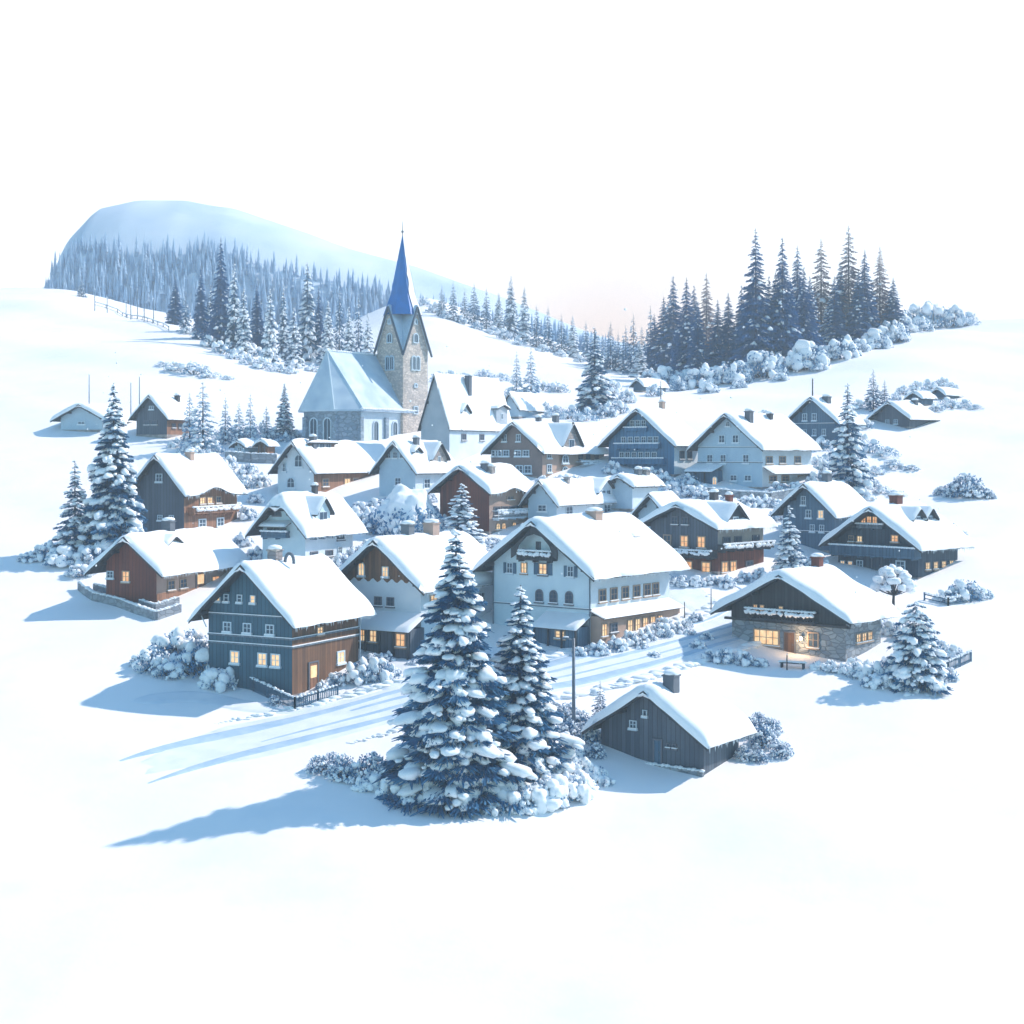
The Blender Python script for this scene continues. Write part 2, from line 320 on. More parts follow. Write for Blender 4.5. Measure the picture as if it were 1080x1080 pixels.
# ------------------------------------------------------------------ house builder
def sm(t): t = min(max(t, 0), 1); return t*t*(3-2*t)
class House:
    def __init__(s, name, label, cat, xl, xc, xr, yb, ye, yr, te=35, wall=white_p, side=None, ox=.9, oy=1.0, snow=.5, hip=0, brow=None,
                 roofm=dark_wood, plinth=stone_m, plinth_h=.35, snowm=None, group='houses of the village', deep=4.0, loc=None, Lmax=None, hipfar=None, ridge_sag=0):
        C = loc or at(xc, yb)
        az = math.atan((xc-CX0)/F); th = math.radians(te)+az
        s.C = C; s.th = th; s.s = F/C.y
        s.X = Vector((math.cos(th), -math.sin(th), 0)); s.Y = Vector((math.sin(th), math.cos(th), 0))
        k = xl-CX0; s.W = (F*C.x-k*C.y)/(F*math.cos(th)+k*math.sin(th))
        k = xr-CX0; s.L = (k*C.y-F*C.x)/(F*math.sin(th)-k*math.cos(th))
        if Lmax: s.L = min(s.L, Lmax)
        W, L = s.W, s.L
        M = C - s.X*(W/2) - s.Y*oy; zr = (HOR-yr)/F*M.y - C.z
        E = C + s.X*ox - s.Y*oy; ze = (HOR-ye)/F*E.y - C.z
        s.snow = snow; s.ox, s.oy = ox, oy
        s.zr = zr - snow; s.m = (s.zr-ze)/(W/2+ox); s.he = ze + s.m*ox
        s.xm = -W/2; s.hip = hip; s.hipfar = hip if hipfar is None else hipfar; s.brow = brow
        s.root = empty(name, C, -th, label=label, cat=cat, group=group)
        s.rng = np.random.default_rng(int(xc*7+yb))
        s.wallm = wall; s.sidem = side or wall; sn = snowm or roofsnow_m
        # walls
        mb = MB(); n = 24
        def strip(pts, mi):
            vs = []
            for (x, y) in pts: vs += [(x, y, -deep), (x, y, s.rz(x, y)-.12)]
            mb.add(vs, [(2*i, 2*i+2, 2*i+3, 2*i+1) for i in range(len(pts)-1)], mi)
        lin = lambda a, b: np.linspace(a, b, n+1)
        strip([(x, 0) for x in lin(-W, 0)], 0); strip([(0, y) for y in lin(0, L)], 1)
        strip([(x, L) for x in lin(0, -W)], 0); strip([(-W, y) for y in lin(L, 0)], 1)
        mb.build('wall', [s.wallm, s.sidem], s.root)
        if plinth:
            mb = MB(); p = .07; mb.box((-W-p, -p, -deep), (p, L+p, plinth_h)); mb.build('foundation', plinth, s.root)
        # roof slab
        mb = MB()
        xs = sorted(set([round(v, 4) for v in list(np.linspace(-W-ox, ox, 19))+[s.xm]])); ys = np.linspace(-oy, L+oy*.8, 15)
        a = len(xs); b = len(ys)
        top = [(x, y, s.rz(x, y)) for x in xs for y in ys]; bot = [(x, y, s.rz(x, y)-.16) for x in xs for y in ys]
        fs = [(i*b+j, (i+1)*b+j, (i+1)*b+j+1, i*b+j+1) for i in range(a-1) for j in range(b-1)]
        o = a*b; fs += [(o+i*b+j, o+i*b+j+1, o+(i+1)*b+j+1, o+(i+1)*b+j) for i in range(a-1) for j in range(b-1)]
        for i in range(a-1):
            fs.append((i*b, o+i*b, o+(i+1)*b, (i+1)*b)); fs.append((i*b+b-1, (i+1)*b+b-1, o+(i+1)*b+b-1, o+i*b+b-1))
        for j in range(b-1):
            fs.append((j, j+1, o+j+1, o+j)); fs.append(((a-1)*b+j, o+(a-1)*b+j, o+(a-1)*b+j+1, (a-1)*b+j+1))
        mb.add(top+bot, fs)
        # purlins, ridge beam and rafter tails under the overhang
        for xx in (s.xm, s.xm-W*.25, s.xm+W*.25, -W-.02, .02):
            z = s.rz(xx, -oy)-.17; mb.box((xx-.09, -oy+.08, z-.24-.1*s.m), (xx+.09, .3, z-.05*s.m))
        for yy in np.arange(.4, L, .9):
            z0 = s.rz(ox, yy)-.16; z1 = s.rz(0, yy)-.16
            mb.add([(0, yy-.06, z1-.16), (0, yy+.06, z1-.16), (ox-.1, yy+.06, z0-.05), (ox-.1, yy-.06, z0-.05), (0, yy-.06, z1+.01), (0, yy+.06, z1+.01), (ox-.1, yy+.06, z0+.01+.1*s.m), (ox-.1, yy-.06, z0+.01+.1*s.m)],
                   [(0,1,2,3),(4,7,6,5),(0,3,7,4),(1,5,6,2),(3,2,6,7)])
        # bargeboards on both rakes
        if True:
            for yb0, yb1 in ((-oy-.05, -oy+.003),):
                q = np.linspace(-W-ox, ox, 25)
                vs = []
                for x in q:
                    z = s.rz(x, -oy); vs += [(x, yb0, z+.02), (x, yb1, z+.02), (x, yb0, z-.32), (x, yb1, z-.32)]
                fs = []
                for i in range(len(q)-1):
                    A, B = 4*i, 4*i+4; fs += [(A, B, B+1, A+1), (A+2, A+3, B+3, B+2), (A, A+2, B+2, B), (A+1, B+1, B+3, A+3)]
                fs += [(0, 1, 3, 2), tuple(len(vs)-4+k for k in (0, 2, 3, 1))]
                mb.add(vs, fs)
        s.roof = mb.build('roof', roofm, s.root)
        s.snowcover(sn)
    def rz(s, x, y):
        z = s.zr - s.m*abs(x-s.xm)
        if s.hip: z = min(z, s.zr-s.hip+1.1*(y+s.oy))
        if s.hipfar: z = min(z, s.zr-s.hipfar+1.1*(s.L+s.oy*.8-y))
        if s.brow:
            yc, wd, A = s.brow; g = math.exp(-((y-yc*s.L)/(wd*s.L))**2)
            t = (x-s.xm)/(s.W/2+s.ox); z += A*g*sm((t-.3)/.7)
        return z
    def snowcover(s, sn):
        W, L, ox, oy, T = s.W, s.L, s.ox+.10, s.oy+.10, s.snow
        nx, ny = 36, 30
        def warp(t): return .5-.5*math.cos(math.pi*t)
        xs = []
        for h, (a, b) in enumerate(((-W-ox, s.xm), (s.xm, ox))):
            for i in range(nx//2+(h == 1)): xs.append(a+(b-a)*(i/(nx//2)*.35+.65*warp(i/(nx//2))))
        ys = [-oy+(L+oy+s.oy*.8+.1)*(.4*j/ny+.6*warp(j/ny)) for j in range(ny+1)]
        a, b = len(xs), len(ys); yl = ys[-1]; seed = float(s.rng.uniform(0, 100))
        top, bot = [], []
        r = max(T*1.05, .35)
        for x in xs:
            for y in ys:
                xe, ye = min(max(x, -W-s.ox), s.ox), min(max(y, -s.oy), L+s.oy*.8)
                z0 = s.rz(xe, ye)
                q = abs(x-s.xm); lift = -min(.55*T, s.m*.4)*math.exp(-(q/.45)**2)
                def ed(e):
                    e = min(max(e/r, 0), 1); return math.sqrt(max(0, 1-(1-e)**2))
                e = min(ed(x+W+ox)**1, ed(ox-x)) * min(ed(y+oy), ed(yl-y))
                nn = mnoise.noise(Vector((x*.35+seed, y*.35, 0)))*.26 + mnoise.noise(Vector((x*1.4+seed, y*1.4, 3)))*.05
                sag = .10*mnoise.noise(Vector((x*.6, y*.6, seed)))
                top.append((x+ .06*mnoise.noise(Vector((y*1.3, seed, 0)))*(1 if x > 0 else 0), y, z0+lift - .08 + (T+.08+nn)*e))
                bot.append((x, y, z0-.02-(.12 if e < .05 else 0)*0 - (.0 if 0 < e else .10+sag)))
        fs = [(i*b+j, (i+1)*b+j, (i+1)*b+j+1, i*b+j+1) for i in range(a-1) for j in range(b-1)]
        o = a*b
        for i in range(a-1):
            fs.append((i*b, o+i*b, o+(i+1)*b, (i+1)*b)); fs.append((i*b+b-1, (i+1)*b+b-1, o+(i+1)*b+b-1, o+i*b+b-1))
        for j in range(b-1):
            fs.append((j, j+1, o+j+1, o+j)); fs.append(((a-1)*b+j, o+(a-1)*b+j, o+(a-1)*b+j+1, (a-1)*b+j+1))
        mb = MB(); mb.add(top+bot, fs); mb.build('snow_cover', sn, s.roof, smooth=True)
        if s.s > 9:
            mb = MB()
            for y in np.arange(-s.oy+.2, L+s.oy*.7, .16):
                if s.rng.uniform() < .45: continue
                l = s.rng.uniform(.1, .42)**1.0; z = s.rz(s.ox, y)-.12; mb.tube((s.ox-.0, y, z), (s.ox, y+.01, z-l), .035, .004, 5)
            mb.build('icicles', mat('ice', (.75, .86, .93), .25, spec=.5), s.roof)
    # --- placing on faces: a = along the wall, d = out of the wall
    def fn(s, face):
        return (lambda a, d, z: (a, -d, z)) if face == 'g' else (lambda a, d, z: (d, a, z))
    def pix(s, face, px, py, d=0.0):
        dr = Vector(((px-CX0)/F, 1, (HOR-py)/F)); n = -s.Y if face == 'g' else s.X
        P = dr*((s.C.x*n.x+s.C.y*n.y+d)/(dr.x*n.x+dr.y*n.y)) - s.C
        return (P.dot(s.X) if face == 'g' else P.dot(s.Y)), P.z
    def wpx(s, face, w):
        az = math.atan((s.C.x)/s.C.y); e = s.th-az
        return w/s.s/(math.cos(e) if face == 'g' else math.sin(e))
    def fbox(s, mb, face, a0, a1, d0, d1, z0, z1, mi=0):
        f = s.fn(face); p, q = f(a0, d0, z0), f(a1, d1, z1)
        mb.box(tuple(map(min, p, q)), tuple(map(max, p, q)), mi)
    def win(s, face, pxs, py, w, h, lit=(), frame=None, arch=False, shutters=None, mun=(1, 1), sill=True, orange=False, z=None, d=0.0):
        """windows of one row: pxs centres, py the row's centre at the first of them, w h in picture px"""
        frame = frame or frame_l
        wm, hm = s.wpx(face, w), h/s.s; f = s.fn(face)
        if z is None: _, z = s.pix(face, pxs[0], py, d)
        lim = (-s.W+.1+wm/2, -.1-wm/2) if face == 'g' else (.1+wm/2, s.L-.1-wm/2)
        for i, px in enumerate(pxs):
            a, _ = s.pix(face, px, py, d); a = min(max(a, lim[0]), lim[1])
            mb = MB(); hw, hh, t = wm/2, hm/2, max(.07, min(.13, wm*.11))
            def outline(hw, hh):
                if not arch: return [(a-hw, z-hh), (a+hw, z-hh), (a+hw, z+hh), (a-hw, z+hh)]
                zz = z+hh-hw; return [(a-hw, z-hh), (a+hw, z-hh)]+[(a+hw*math.cos(q), zz+hw*math.sin(q)) for q in np.linspace(0, math.pi, 9)]
            O, I = outline(hw, hh), outline(hw-t, hh-t); n = len(O)
            vs = [f(x, d+.10, y) for x, y in O]+[f(x, d+.10, y) for x, y in I]+[f(x, d-.02, y) for x, y in O]+[f(x, d+.015, y) for x, y in I]
            fs = []
            for k in range(n):
                k2 = (k+1) % n; fs += [(k, k2, n+k2, n+k), (k, 2*n+k, 2*n+k2, k2), (n+k, n+k2, 3*n+k2, 3*n+k)]
            mb.add(vs, fs)
            for q in range(mun[0]):
                aa = a-hw+(q+1)*2*hw/(mun[0]+1); s.fbox(mb, face, aa-.03, aa+.03, d+.04, d+.085, z-hh+t*.9, z+hh-t*.9)
            for q in range(mun[1]):
                zz = z-hh+(q+1)*2*hh/(mun[1]+1); s.fbox(mb, face, a-hw+t*.9, a+hw-t*.9, d+.045, d+.082, zz-.025, zz+.025)
            o = mb.build('window', frame, s.root)
            mp = MB(); vsI = [f(x, d+.035, y) for x, y in I]; mp.add(vsI, [tuple(range(n))])
            L_ = lit == 'all' or i in lit
            mp.build('pane', (lit2_m if orange else lit_m) if L_ else pane_m, o)
            if sill:
                ms = MB(); s.fbox(ms, face, a-hw-.08, a+hw+.08, d-.02, d+.2, z-hh-.13, z-hh-.003); ms.build('sill', frame, o)
                ms = MB(); s.fbox(ms, face, a-hw-.06, a+hw+.06, d+.0, d+.19, z-hh-.003, z-hh+.07); ms.build('sill_snow', snow_m, o)
            if shutters:
                for sg in (-1, 1):
                    ms = MB(); c = a+sg*(hw+hw*.5+.03); s.fbox(ms, face, c-hw*.46, c+hw*.46, d+.02, d+.075, z-hh, z+hh)
                    ms.build('shutter', shutters, o)
    def door(s, face, px, w=None, h=2.1, z0=0.0, m=brown_w, lit=False, pw=9, arch=False):
        a, _ = s.pix(face, px, HOR); wm = s.wpx(face, pw); mb = MB()
        f = s.fn(face)
        s.fbox(mb, face, a-wm/2-.12, a-wm/2, 0, .12, z0, z0+h+.12); s.fbox(mb, face, a+wm/2, a+wm/2+.12, 0, .12, z0, z0+h+.12); s.fbox(mb, face, a-wm/2, a+wm/2, 0, .12, z0+h, z0+h+.12)
        o = mb.build('door_frame', frame_d if m is not frame_w else frame_w, s.root)
        mb = MB(); s.fbox(mb, face, a-wm/2, a+wm/2, 0, .07, z0, z0+h)
        for q in range(3): s.fbox(mb, face, a-wm/2+.12, a+wm/2-.12, .05, .085, z0+.15+q*h*.3, z0+.1+(q+.8)*h*.3)
        o = mb.build('door', m, s.root)
        mb = MB(); s.fbox(mb, face, a+wm/2-.18, a+wm/2-.12, .07, .14, z0+1.0, z0+1.12); mb.build('handle', metal_m, o)
        if lit:
            mb = MB(); s.fbox(mb, face, a-wm/2+.15, a+wm/2-.15, .08, .095, z0+h*.45, z0+h*.9); mb.build('door_pane', lit_m, o)
    def belt(s, z, faces='gs', snow=True, h=.14, m=trim_m, d=.12):
        mb = MB(); W, L = s.W, s.L
        if 'g' in faces: mb.box((-W-.02, -d, z), (d, .0, z+h))
        if 's' in faces: mb.box((.0, .003, z), (d, L, z+h))
        o = mb.build('belt_course', m, s.root)
        if snow:
            mb = MB()
            if 'g' in faces: mb.box((-W-.01, -d+.01, z+h), (d-.01, .0, z+h+.06))
            if 's' in faces: mb.box((.0, .003, z+h), (d-.01, L-.01, z+h+.06))
            mb.build('ledge_snow', snow_m, o)
    def cladding(s, z0, m, face='g', drop=None, zt=None, name='gable_cladding', d=.06):
        """boarding from z0 to the roof, with a scalloped lower edge if drop"""
        mb = MB(); n = 40; W = s.W
        a0, a1 = (-W-.03, .03) if face == 'g' else (0.031, s.L)
        f = s.fn(face); vs = []
        for i in range(n+1):
            a = a0+(a1-a0)*i/n; x, y = (a, 0) if face == 'g' else (0, a)
            zt_ = (s.rz(min(max(x, -W), 0), max(y, 0))-.17) if zt is None else zt
            zb = z0+(drop*(.5+.5*math.sin(i*1.3)) if drop else 0)
            zb = min(zb, zt_-.01)
            vs += [f(a, d, zb), f(a, d, zt_), f(a, 0.0, zb), f(a, 0.0, zt_)]
        fs = []
        for i in range(n):
            A, B = 4*i, 4*i+4; fs += [(A, B, B+1, A+1), (A, A+2, B+2, B), (A+1, B+1, B+3, A+3)]
        fs += [(0, 1, 3, 2), (4*n, 4*n+2, 4*n+3, 4*n+1)]
        mb.add(vs, fs); return mb.build(name, m, s.root)
    def balcony(s, face, p0, p1, py, d=1.1, h=.95, m=dark_wood, closed=True, flowers=True, snow=True, z=None):
        a0, z_ = s.pix(face, p0, py); a1, _ = s.pix(face, p1, py); z = z_ if z is None else z
        a0, a1 = min(a0, a1), max(a0, a1)
        if face == 'g': a0, a1 = max(a0, -s.W-.2), min(a1, s.ox*.7)
        mb = MB(); s.fbox(mb, face, a0, a1, 0, d, z-.15, z)
        for q in np.arange(a0+.2, a1, 1.6): s.fbox(mb, face, q-.06, q+.06, 0, d-.1, z-.32, z-.15)
        o = mb.build('balcony', m, s.root)
        mb = MB()
        s.fbox(mb, face, a0, a1, d-.05, d+.03, z+h-.09, z+h)
        for e in (a0, a1-.07): s.fbox(mb, face, e, e+.07, 0, d-.05, z+h-.09, z+h)
        if closed:
            for q in np.arange(a0+.02, a1-.05, .17): s.fbox(mb, face, q, q+.12, d-.04, d, z+.02, z+h-.09)
            for q in np.arange(.1, d-.1, .17):
                for e in (a0+.01, a1-.05): s.fbox(mb, face, e, e+.04, q, q+.12, z+.0, z+h-.09)
        else:
            for q in np.arange(a0, a1, .28): s.fbox(mb, face, q, q+.05, d-.04, d, z, z+h-.09)
        mb.build('railing', m, o)
        if snow:
            mb = MB(); n = int((a1-a0)/.3)+2; f = s.fn(face)
            for i in range(n):
                q = a0+(a1-a0)*i/(n-1); blob(mb, f(q, d-.02, z+h+.05), (.22, .22, .12) , s.rng, 1, .15)
            if flowers:
                for i in range(n*2):
                    q = a0+(a1-a0)*s.rng.uniform(0, 1); blob(mb, f(q, d+.12, z+h-.15-.2*s.rng.uniform(0, 1)), (.2, .2, .17), s.rng, 1, .25)
            mb.build('railing_snow', snow_m, o, smooth=True)
    def brackets(s):
        pass
    def pent(s, face, p0, p1, py_top, py_out, d=2.0, snow=.22, posts=True, room=None, a01=None, m=dark_wood, roofcol=None):
        a0, zt = s.pix(face, p0, py_top); a1, _ = s.pix(face, p1, py_top)
        if a01: a0, a1 = a01
        zo = zt - (py_out-py_top)/s.s
        f = s.fn(face); mb = MB()
        mb.add([f(a0, 0, zt), f(a1, 0, zt), f(a1, d, zo), f(a0, d, zo), f(a0, 0, zt-.14), f(a1, 0, zt-.14), f(a1, d, zo-.14), f(a0, d, zo-.14)],
               [(0,1,2,3),(4,7,6,5),(0,4,5,1),(1,5,6,2),(2,6,7,3),(3,7,4,0)])
        if posts:
            for q in np.arange(a0+.25, a1-.1, max(1.5, (a1-a0-.5)/4-.01)): s.fbox(mb, face, q-.07, q+.07, d-.3, d-.16, -2.5, zo)
        o = mb.build('porch_roof', m, s.root)
        mb = MB(); n, k = 24, 8; vs = []
        for i in range(n+1):
            for j in range(k+1):
                u, v = i/n, j/k; a = a0-.05+(a1-a0+.1)*u; dd = (d+.1)*v
                e = math.sqrt(max(0, 1-max(0, 1-min(u, 1-u)*(a1-a0)/.3)**2))*math.sqrt(max(0, 1-max(0, 1-(1-v)*d/.3)**2))
                vs.append(f(a, dd, zt+(zo-zt)*v*(d+.1)/d-.03+(snow+.05*mnoise.noise(Vector((a, dd*2, 7))))*e))
        b = k+1
        mb.add(vs, [(i*b+j, (i+1)*b+j, (i+1)*b+j+1, i*b+j+1) for i in range(n) for j in range(k)])
        mb.build('porch_snow', roofcol or roofsnow_m, o, smooth=True)
        if room:
            mb = MB(); s.fbox(mb, face, a0+.15, a1-.15, 0, d-.45, -3, zo+.1); mb.build('porch_wall', room, s.root)
        return d-.45
    def chimney(s, px, py_top, w=.8, h=1.5, xf=None, m=stone_m, cap=True):
        """stands on the right-hand roof slope a little below the ridge"""
        # position on ridge line by picture x
        xl = s.xm+(.18*s.W if xf is None else xf*s.W)
        k = (px-CX0)/F; base = s.C+s.X*xl
        y = (k*base.y-base.x)/(s.Y.x-k*s.Y.y); y = min(max(y, .6), s.L-.6)
        P = base+s.Y*y; zt = (HOR-py_top)/F*P.y-s.C.z
        zb = s.rz(xl, y)-.3; zt = max(zt, zb+.3+s.snow+.85)
        mb = MB(); mb.box((xl-w/2, y-w/2, zb), (xl+w/2, y+w/2, zt-.3)); mb.box((xl-w/2-.08, y-w/2-.08, zt-.42), (xl+w/2+.08, y+w/2+.08, zt-.3))
        o = mb.build('chimney', m, s.root)
        mb = MB(); blob(mb, (xl, y, zt-.16), (w*.72, w*.72, .24), s.rng, 2, .06); mb.build('snow_cap', snow_m, o, smooth=True)
    def dormer(s, yf, wd, zf=.0, rise=1.0, wallm=None, xf=-.05, ww=.8, wh=.9, lit=False, wallh=None, shed=False, front_snow=.28, nwin=1, arch=False, shut=True):
        """roof dormer facing the side; yf = place along the side 0..1, wd width (m), xf = how far the front sits from the side wall plane (m, negative = up the roof)"""
        yc = yf*s.L; x = xf; z0 = s.rz(x, yc)-.5; ze = z0+.5+(wallh or 1.0); za = ze+rise
        back = s.xm+ (s.zr-za)/s.m if s.m > 0 else s.xm
        back = max(s.xm, min(back, x-.5)); mb = MB(); h = wd/2
        f = lambda a, d, z: (x-d, a, z)
        top = [(yc-h, z0), (yc+h, z0), (yc+h, ze), (yc, za), (yc-h, ze)] if not shed else [(yc-h, z0), (yc+h, z0), (yc+h, ze), (yc-h, ze)]
        mb.prism(top, f, 0, x-back+.2)
        o = mb.build('dormer', wallm or s.sidem, s.root)
        # its roof with snow
        ov = .28; mr_ = MB(); ms = MB()
        zb = s.zr if shed else za
        if shed:
            prof = [(yc-h-ov, ze), (yc+h+ov, ze)]; rise_b = min((s.rz(s.xm+.4, yc)-ze), (x-back)*.25)
            X_0, X_1 = x+.4, back if not shed else s.xm+.3
            vs = [(X_0, prof[0][0], ze-.05), (X_0, prof[1][0], ze-.05), (X_1, prof[1][0], ze+rise_b), (X_1, prof[0][0], ze+rise_b)]
            mr_.add(vs+[(a, b, c-.12) for a, b, c in vs], [(0,1,2,3),(4,7,6,5),(0,4,5,1),(1,5,6,2),(2,6,7,3),(3,7,4,0)])
            nn = 12; vv = []
            for i in range(nn+1):
                for j in range(nn+1):
                    u, v = i/nn, j/nn; e = math.sqrt(max(0, 1-max(0, 1-min(u, 1-u)*wd/.3)**2))*math.sqrt(max(0, 1-max(0, 1-v*3/.3)**2))
                    vv.append((X_0+.05+(X_1-X_0)*v, prof[0][0]-.05+(prof[1][0]-prof[0][0]+.1)*u, ze-.05+(rise_b+.05)*v+front_snow*e))
            ms.add(vv, [(i*(nn+1)+j, (i+1)*(nn+1)+j, (i+1)*(nn+1)+j+1, i*(nn+1)+j+1) for i in range(nn) for j in range(nn)])
        else:
            sl = rise/h; xo = x+.4; xb = back-.3 if back-.3 > s.xm else s.xm
            for sg in (-1, 1):
                vs = [(xo, yc, za), (xo, yc+sg*(h+ov), ze-sl*ov), (xb, yc+sg*(h+ov), ze-sl*ov), (xb, yc, za)]
                vs2 = [(a, b, c-.12) for a, b, c in vs]
                mr_.add(vs+vs2, [(0,1,2,3),(4,7,6,5),(0,4,5,1),(1,5,6,2),(2,6,7,3),(3,7,4,0)])
            nn, kk = 20, 12; vv = []
            for i in range(nn+1):
                for j in range(kk+1):
                    a = -1+2*i/nn; v = j/kk; e = math.sqrt(max(0, 1-max(0, 1-(1-abs(a))*(h+ov)/.25)**2))*math.sqrt(max(0, 1-max(0, 1-v*(xo-xb)/.3)**2))
                    aa = math.sqrt(a*a+.01)
                    vv.append((xo+.06+(xb-xo)*v, yc+a*(h+ov+.04), za-sl*(aa*(h+ov))+.03+front_snow*e))
            ms.add(vv, [(i*(kk+1)+j, (i+1)*(kk+1)+j, (i+1)*(kk+1)+j+1, i*(kk+1)+j+1) for i in range(nn) for j in range(kk)])
        mr_.build('dormer_roof', dark_wood, o); ms.build('dormer_snow', roofsnow_m, o, smooth=True)
        for q in range(nwin):
            cy = yc+(q-(nwin-1)/2)*(ww+.25); zc = z0+.5+(wallh or 1.0)*.5+.05+ (.1 if not shed else 0)
            mw = MB()
            mw.box((x, cy-ww/2, zc-wh/2), (x+.06, cy+ww/2, zc+wh/2), 0)
            mw.box((x+.0601, cy-ww/2+.09, zc-wh/2+.09), (x+.066, cy-.03, zc+wh/2-.09), 1); mw.box((x+.0601, cy+.03, zc-wh/2+.09), (x+.066, cy+ww/2-.09, zc+wh/2-.09), 1)
            mw.build('dormer_window', [frame_l, lit_m if lit else pane_m], o)
G = 'houses of the village'
# ================================================================== HOUSES
# --- brown house, front left; teal gable paints blue shade onto brown boards
h = House('wooden_house', 'brown three storey wooden house with blue-shaded gable behind the picket fence, front left', 'house', 220, 308, 378, 738, 661, 588, te=36, wall=teal_w, side=brown_w, ox=1.1, oy=1.2, snow=.6)
h.win('g', [230, 239, 253, 267], 630, 5.5, 8.5, lit=(0, 3), mun=(0, 1)); h.win('g', [240, 261, 285], 661, 9, 11); h.win('g', [248, 277, 291], 693, 10, 14, lit='all')
h.win('s', [337], 665, 7, 9, lit='all', frame=frame_w); h.win('s', [359], 693, 9, 14, lit='all', frame=frame_l); h.door('s', 330, z0=.4, pw=9, lit=True, m=tan_w, h=2.2)
h.belt(4.75); h.belt(4.1); h.belt(6.5, 'g', h=.1)
h.chimney(290, 576, w=.9, xf=-.02); 
mb = MB()                                                     # curled metal cowl on the roof beside the chimney
yv = .42*h.L
for q in range(10):
    a0, a1 = math.pi*q/10*1.05, math.pi*(q+1)/10*1.05
    z0 = h.rz(h.xm+.6, yv)+.45
    mb.tube((h.xm+.6+.45-.45*math.cos(a0), yv, z0+.75*math.sin(a0)), (h.xm+.6+.45-.45*math.cos(a1), yv, z0+.75*math.sin(a1)), .14, .14, 8)
mb.build('roof_cowl', metal_m, h.root, smooth=True)
mb = MB(); mb.tube((.25, h.L-.1, -.5), (.25, h.L-.1, h.he-.5), .05, .05, 8); mb.build('downpipe', frame_l, h.root, smooth=True); mb = MB(); mb.tube((-h.W-.15, -.12, h.he-1.6), (-h.W-.8, -.2, h.he-.35), .05, .05, 8); mb.build('downpipe', frame_l, h.root, smooth=True)
H1 = h
# --- long low red-brown house, left
h = House('long_wooden_house', 'long low red-brown wooden house with lit gable window and stone terrace, far left', 'house', 112, 165, 246, 640, 607, 559, te=33, wall=red_w, side=tan_p, ox=1.5, oy=1.3, snow=.65)
h.win('g', [133], 608, 8, 12, lit='all', frame=frame_w, orange=True); h.win('g', [116], 606, 7, 8)
h.cladding(-.2, tan_w, 's', zt=1.2)
h.win('s', [180, 193], 617, 8, 11, frame=frame_w); h.win('s', [227], 612, 9, 11, lit='all', frame=frame_w, orange=True); h.door('s', 211, z0=.6, pw=9, lit=True, m=tan_w)
h.chimney(178, 556, w=.9, h=1.3, m=chimney_m, xf=0); h.dormer(.33, 2.4, xf=-1.2, rise=.7, wallh=.45, ww=.9, wh=.5)
# --- tall brown house above it; grey gable paints shade onto brown boards
h = House('tall_wooden_house', 'tall brown house with shaded gable, wavy eave and flower balcony, left', 'house', 143, 194, 250, 572, 523, 474, te=34, wall=grey_w, side=tan_w, ox=.9, oy=1.0, snow=.6, brow=(.45, .22, .9))
h.win('g', [168], 504, 7, 9); h.win('g', [169, 181], 546, 5, 6)
h.win('s', [213, 221, 230], 528, 6, 8, lit=(0, 1), frame=frame_w); h.win('s', [213, 232], 552, 8, 10, frame=frame_l)
h.balcony('s', 198, 246, 541, d=.8, h=.6, m=tan_w); h.chimney(200, 475, w=.75, xf=.12, m=tan_p)
# --- small grey hillside house
h = House('hillside_house', 'small grey house with two doors on stone base, uphill left of the pale trees', 'house', 144, 176, 205, 463, 442, 413, te=35, wall=grey_w, side=tan_w, ox=.8, oy=.8, snow=.5, plinth_h=.6)
h.win('g', [155, 163], 446, 6, 5, frame=frame_d); h.win('g', [160], 430, 5, 4); h.win('s', [183, 190, 197], 449, 4, 5, frame=frame_d); h.chimney(187, 415, w=.6, h=1.6, m=bark_m)
# --- pale barn far left
h = House('hay_barn', 'low pale barn half faded on the snowfield, far left', 'barn', 64, 108, 138, 456, 443, 423, te=30, wall=paleblue_p, side=paleblue_p, ox=1.2, oy=.8, snow=.5)
h.win('g', [86], 446, 8, 4, frame=frame_l)
# --- two small sheds on a wall
h = House('garden_shed', 'small shed with brown door on the terrace wall between hillside trees', 'shed', 272, 282, 290, 481, 470, 460, te=36, wall=tan_w, ox=.5, oy=.5, snow=.4); h.door('g', 277, pw=4, m=brown_w, h=1.6, z0=.1)
h = House('garden_shed', 'small pale shed left of the brown-doored shed on the terrace wall', 'shed', 247, 258, 272, 480, 471, 461, te=36, wall=paleblue_p, ox=.5, oy=.5, snow=.4); h.win('g', [253], 474, 4, 4)
# --- light blue house with rounded snow roof
h = House('plaster_house', 'light blue house with hooded snowy roof and covered gable balcony, left of centre', 'house', 277, 322, 372, 606, 566, 516, te=35, wall=aqua_p, side=white_p, ox=1.1, oy=1.4, snow=.75, hip=1.0)
h.win('g', [292], 541, 10, 8, arch=True, frame=frame_d, mun=(2, 0), sill=False); h.balcony('g', 280, 306, 565, d=.8, h=.5, m=slate_w, flowers=False); h.win('g', [285, 292, 299], 560, 6, 7, frame=frame_d)
h.pent('g', 279, 307, 550, 554, d=1.0, posts=False); h.win('g', [291], 590, 7, 12)
h.dormer(.32, 2.6, xf=.25, rise=1.5, wallh=1.5, ww=1.5, wh=1.2, wallm=aqua_p); h.balcony('s', 326, 352, 566, d=.9, h=.6, m=slate_w, flowers=False)
h.win('s', [359], 565, 8, 9, frame=frame_d); h.win('s', [331, 347], 585, 8, 7, frame=frame_d); h.win('s', [358], 580, 5, 8); h.chimney(332, 519, w=.5, h=1.4, m=bark_m, xf=.05)
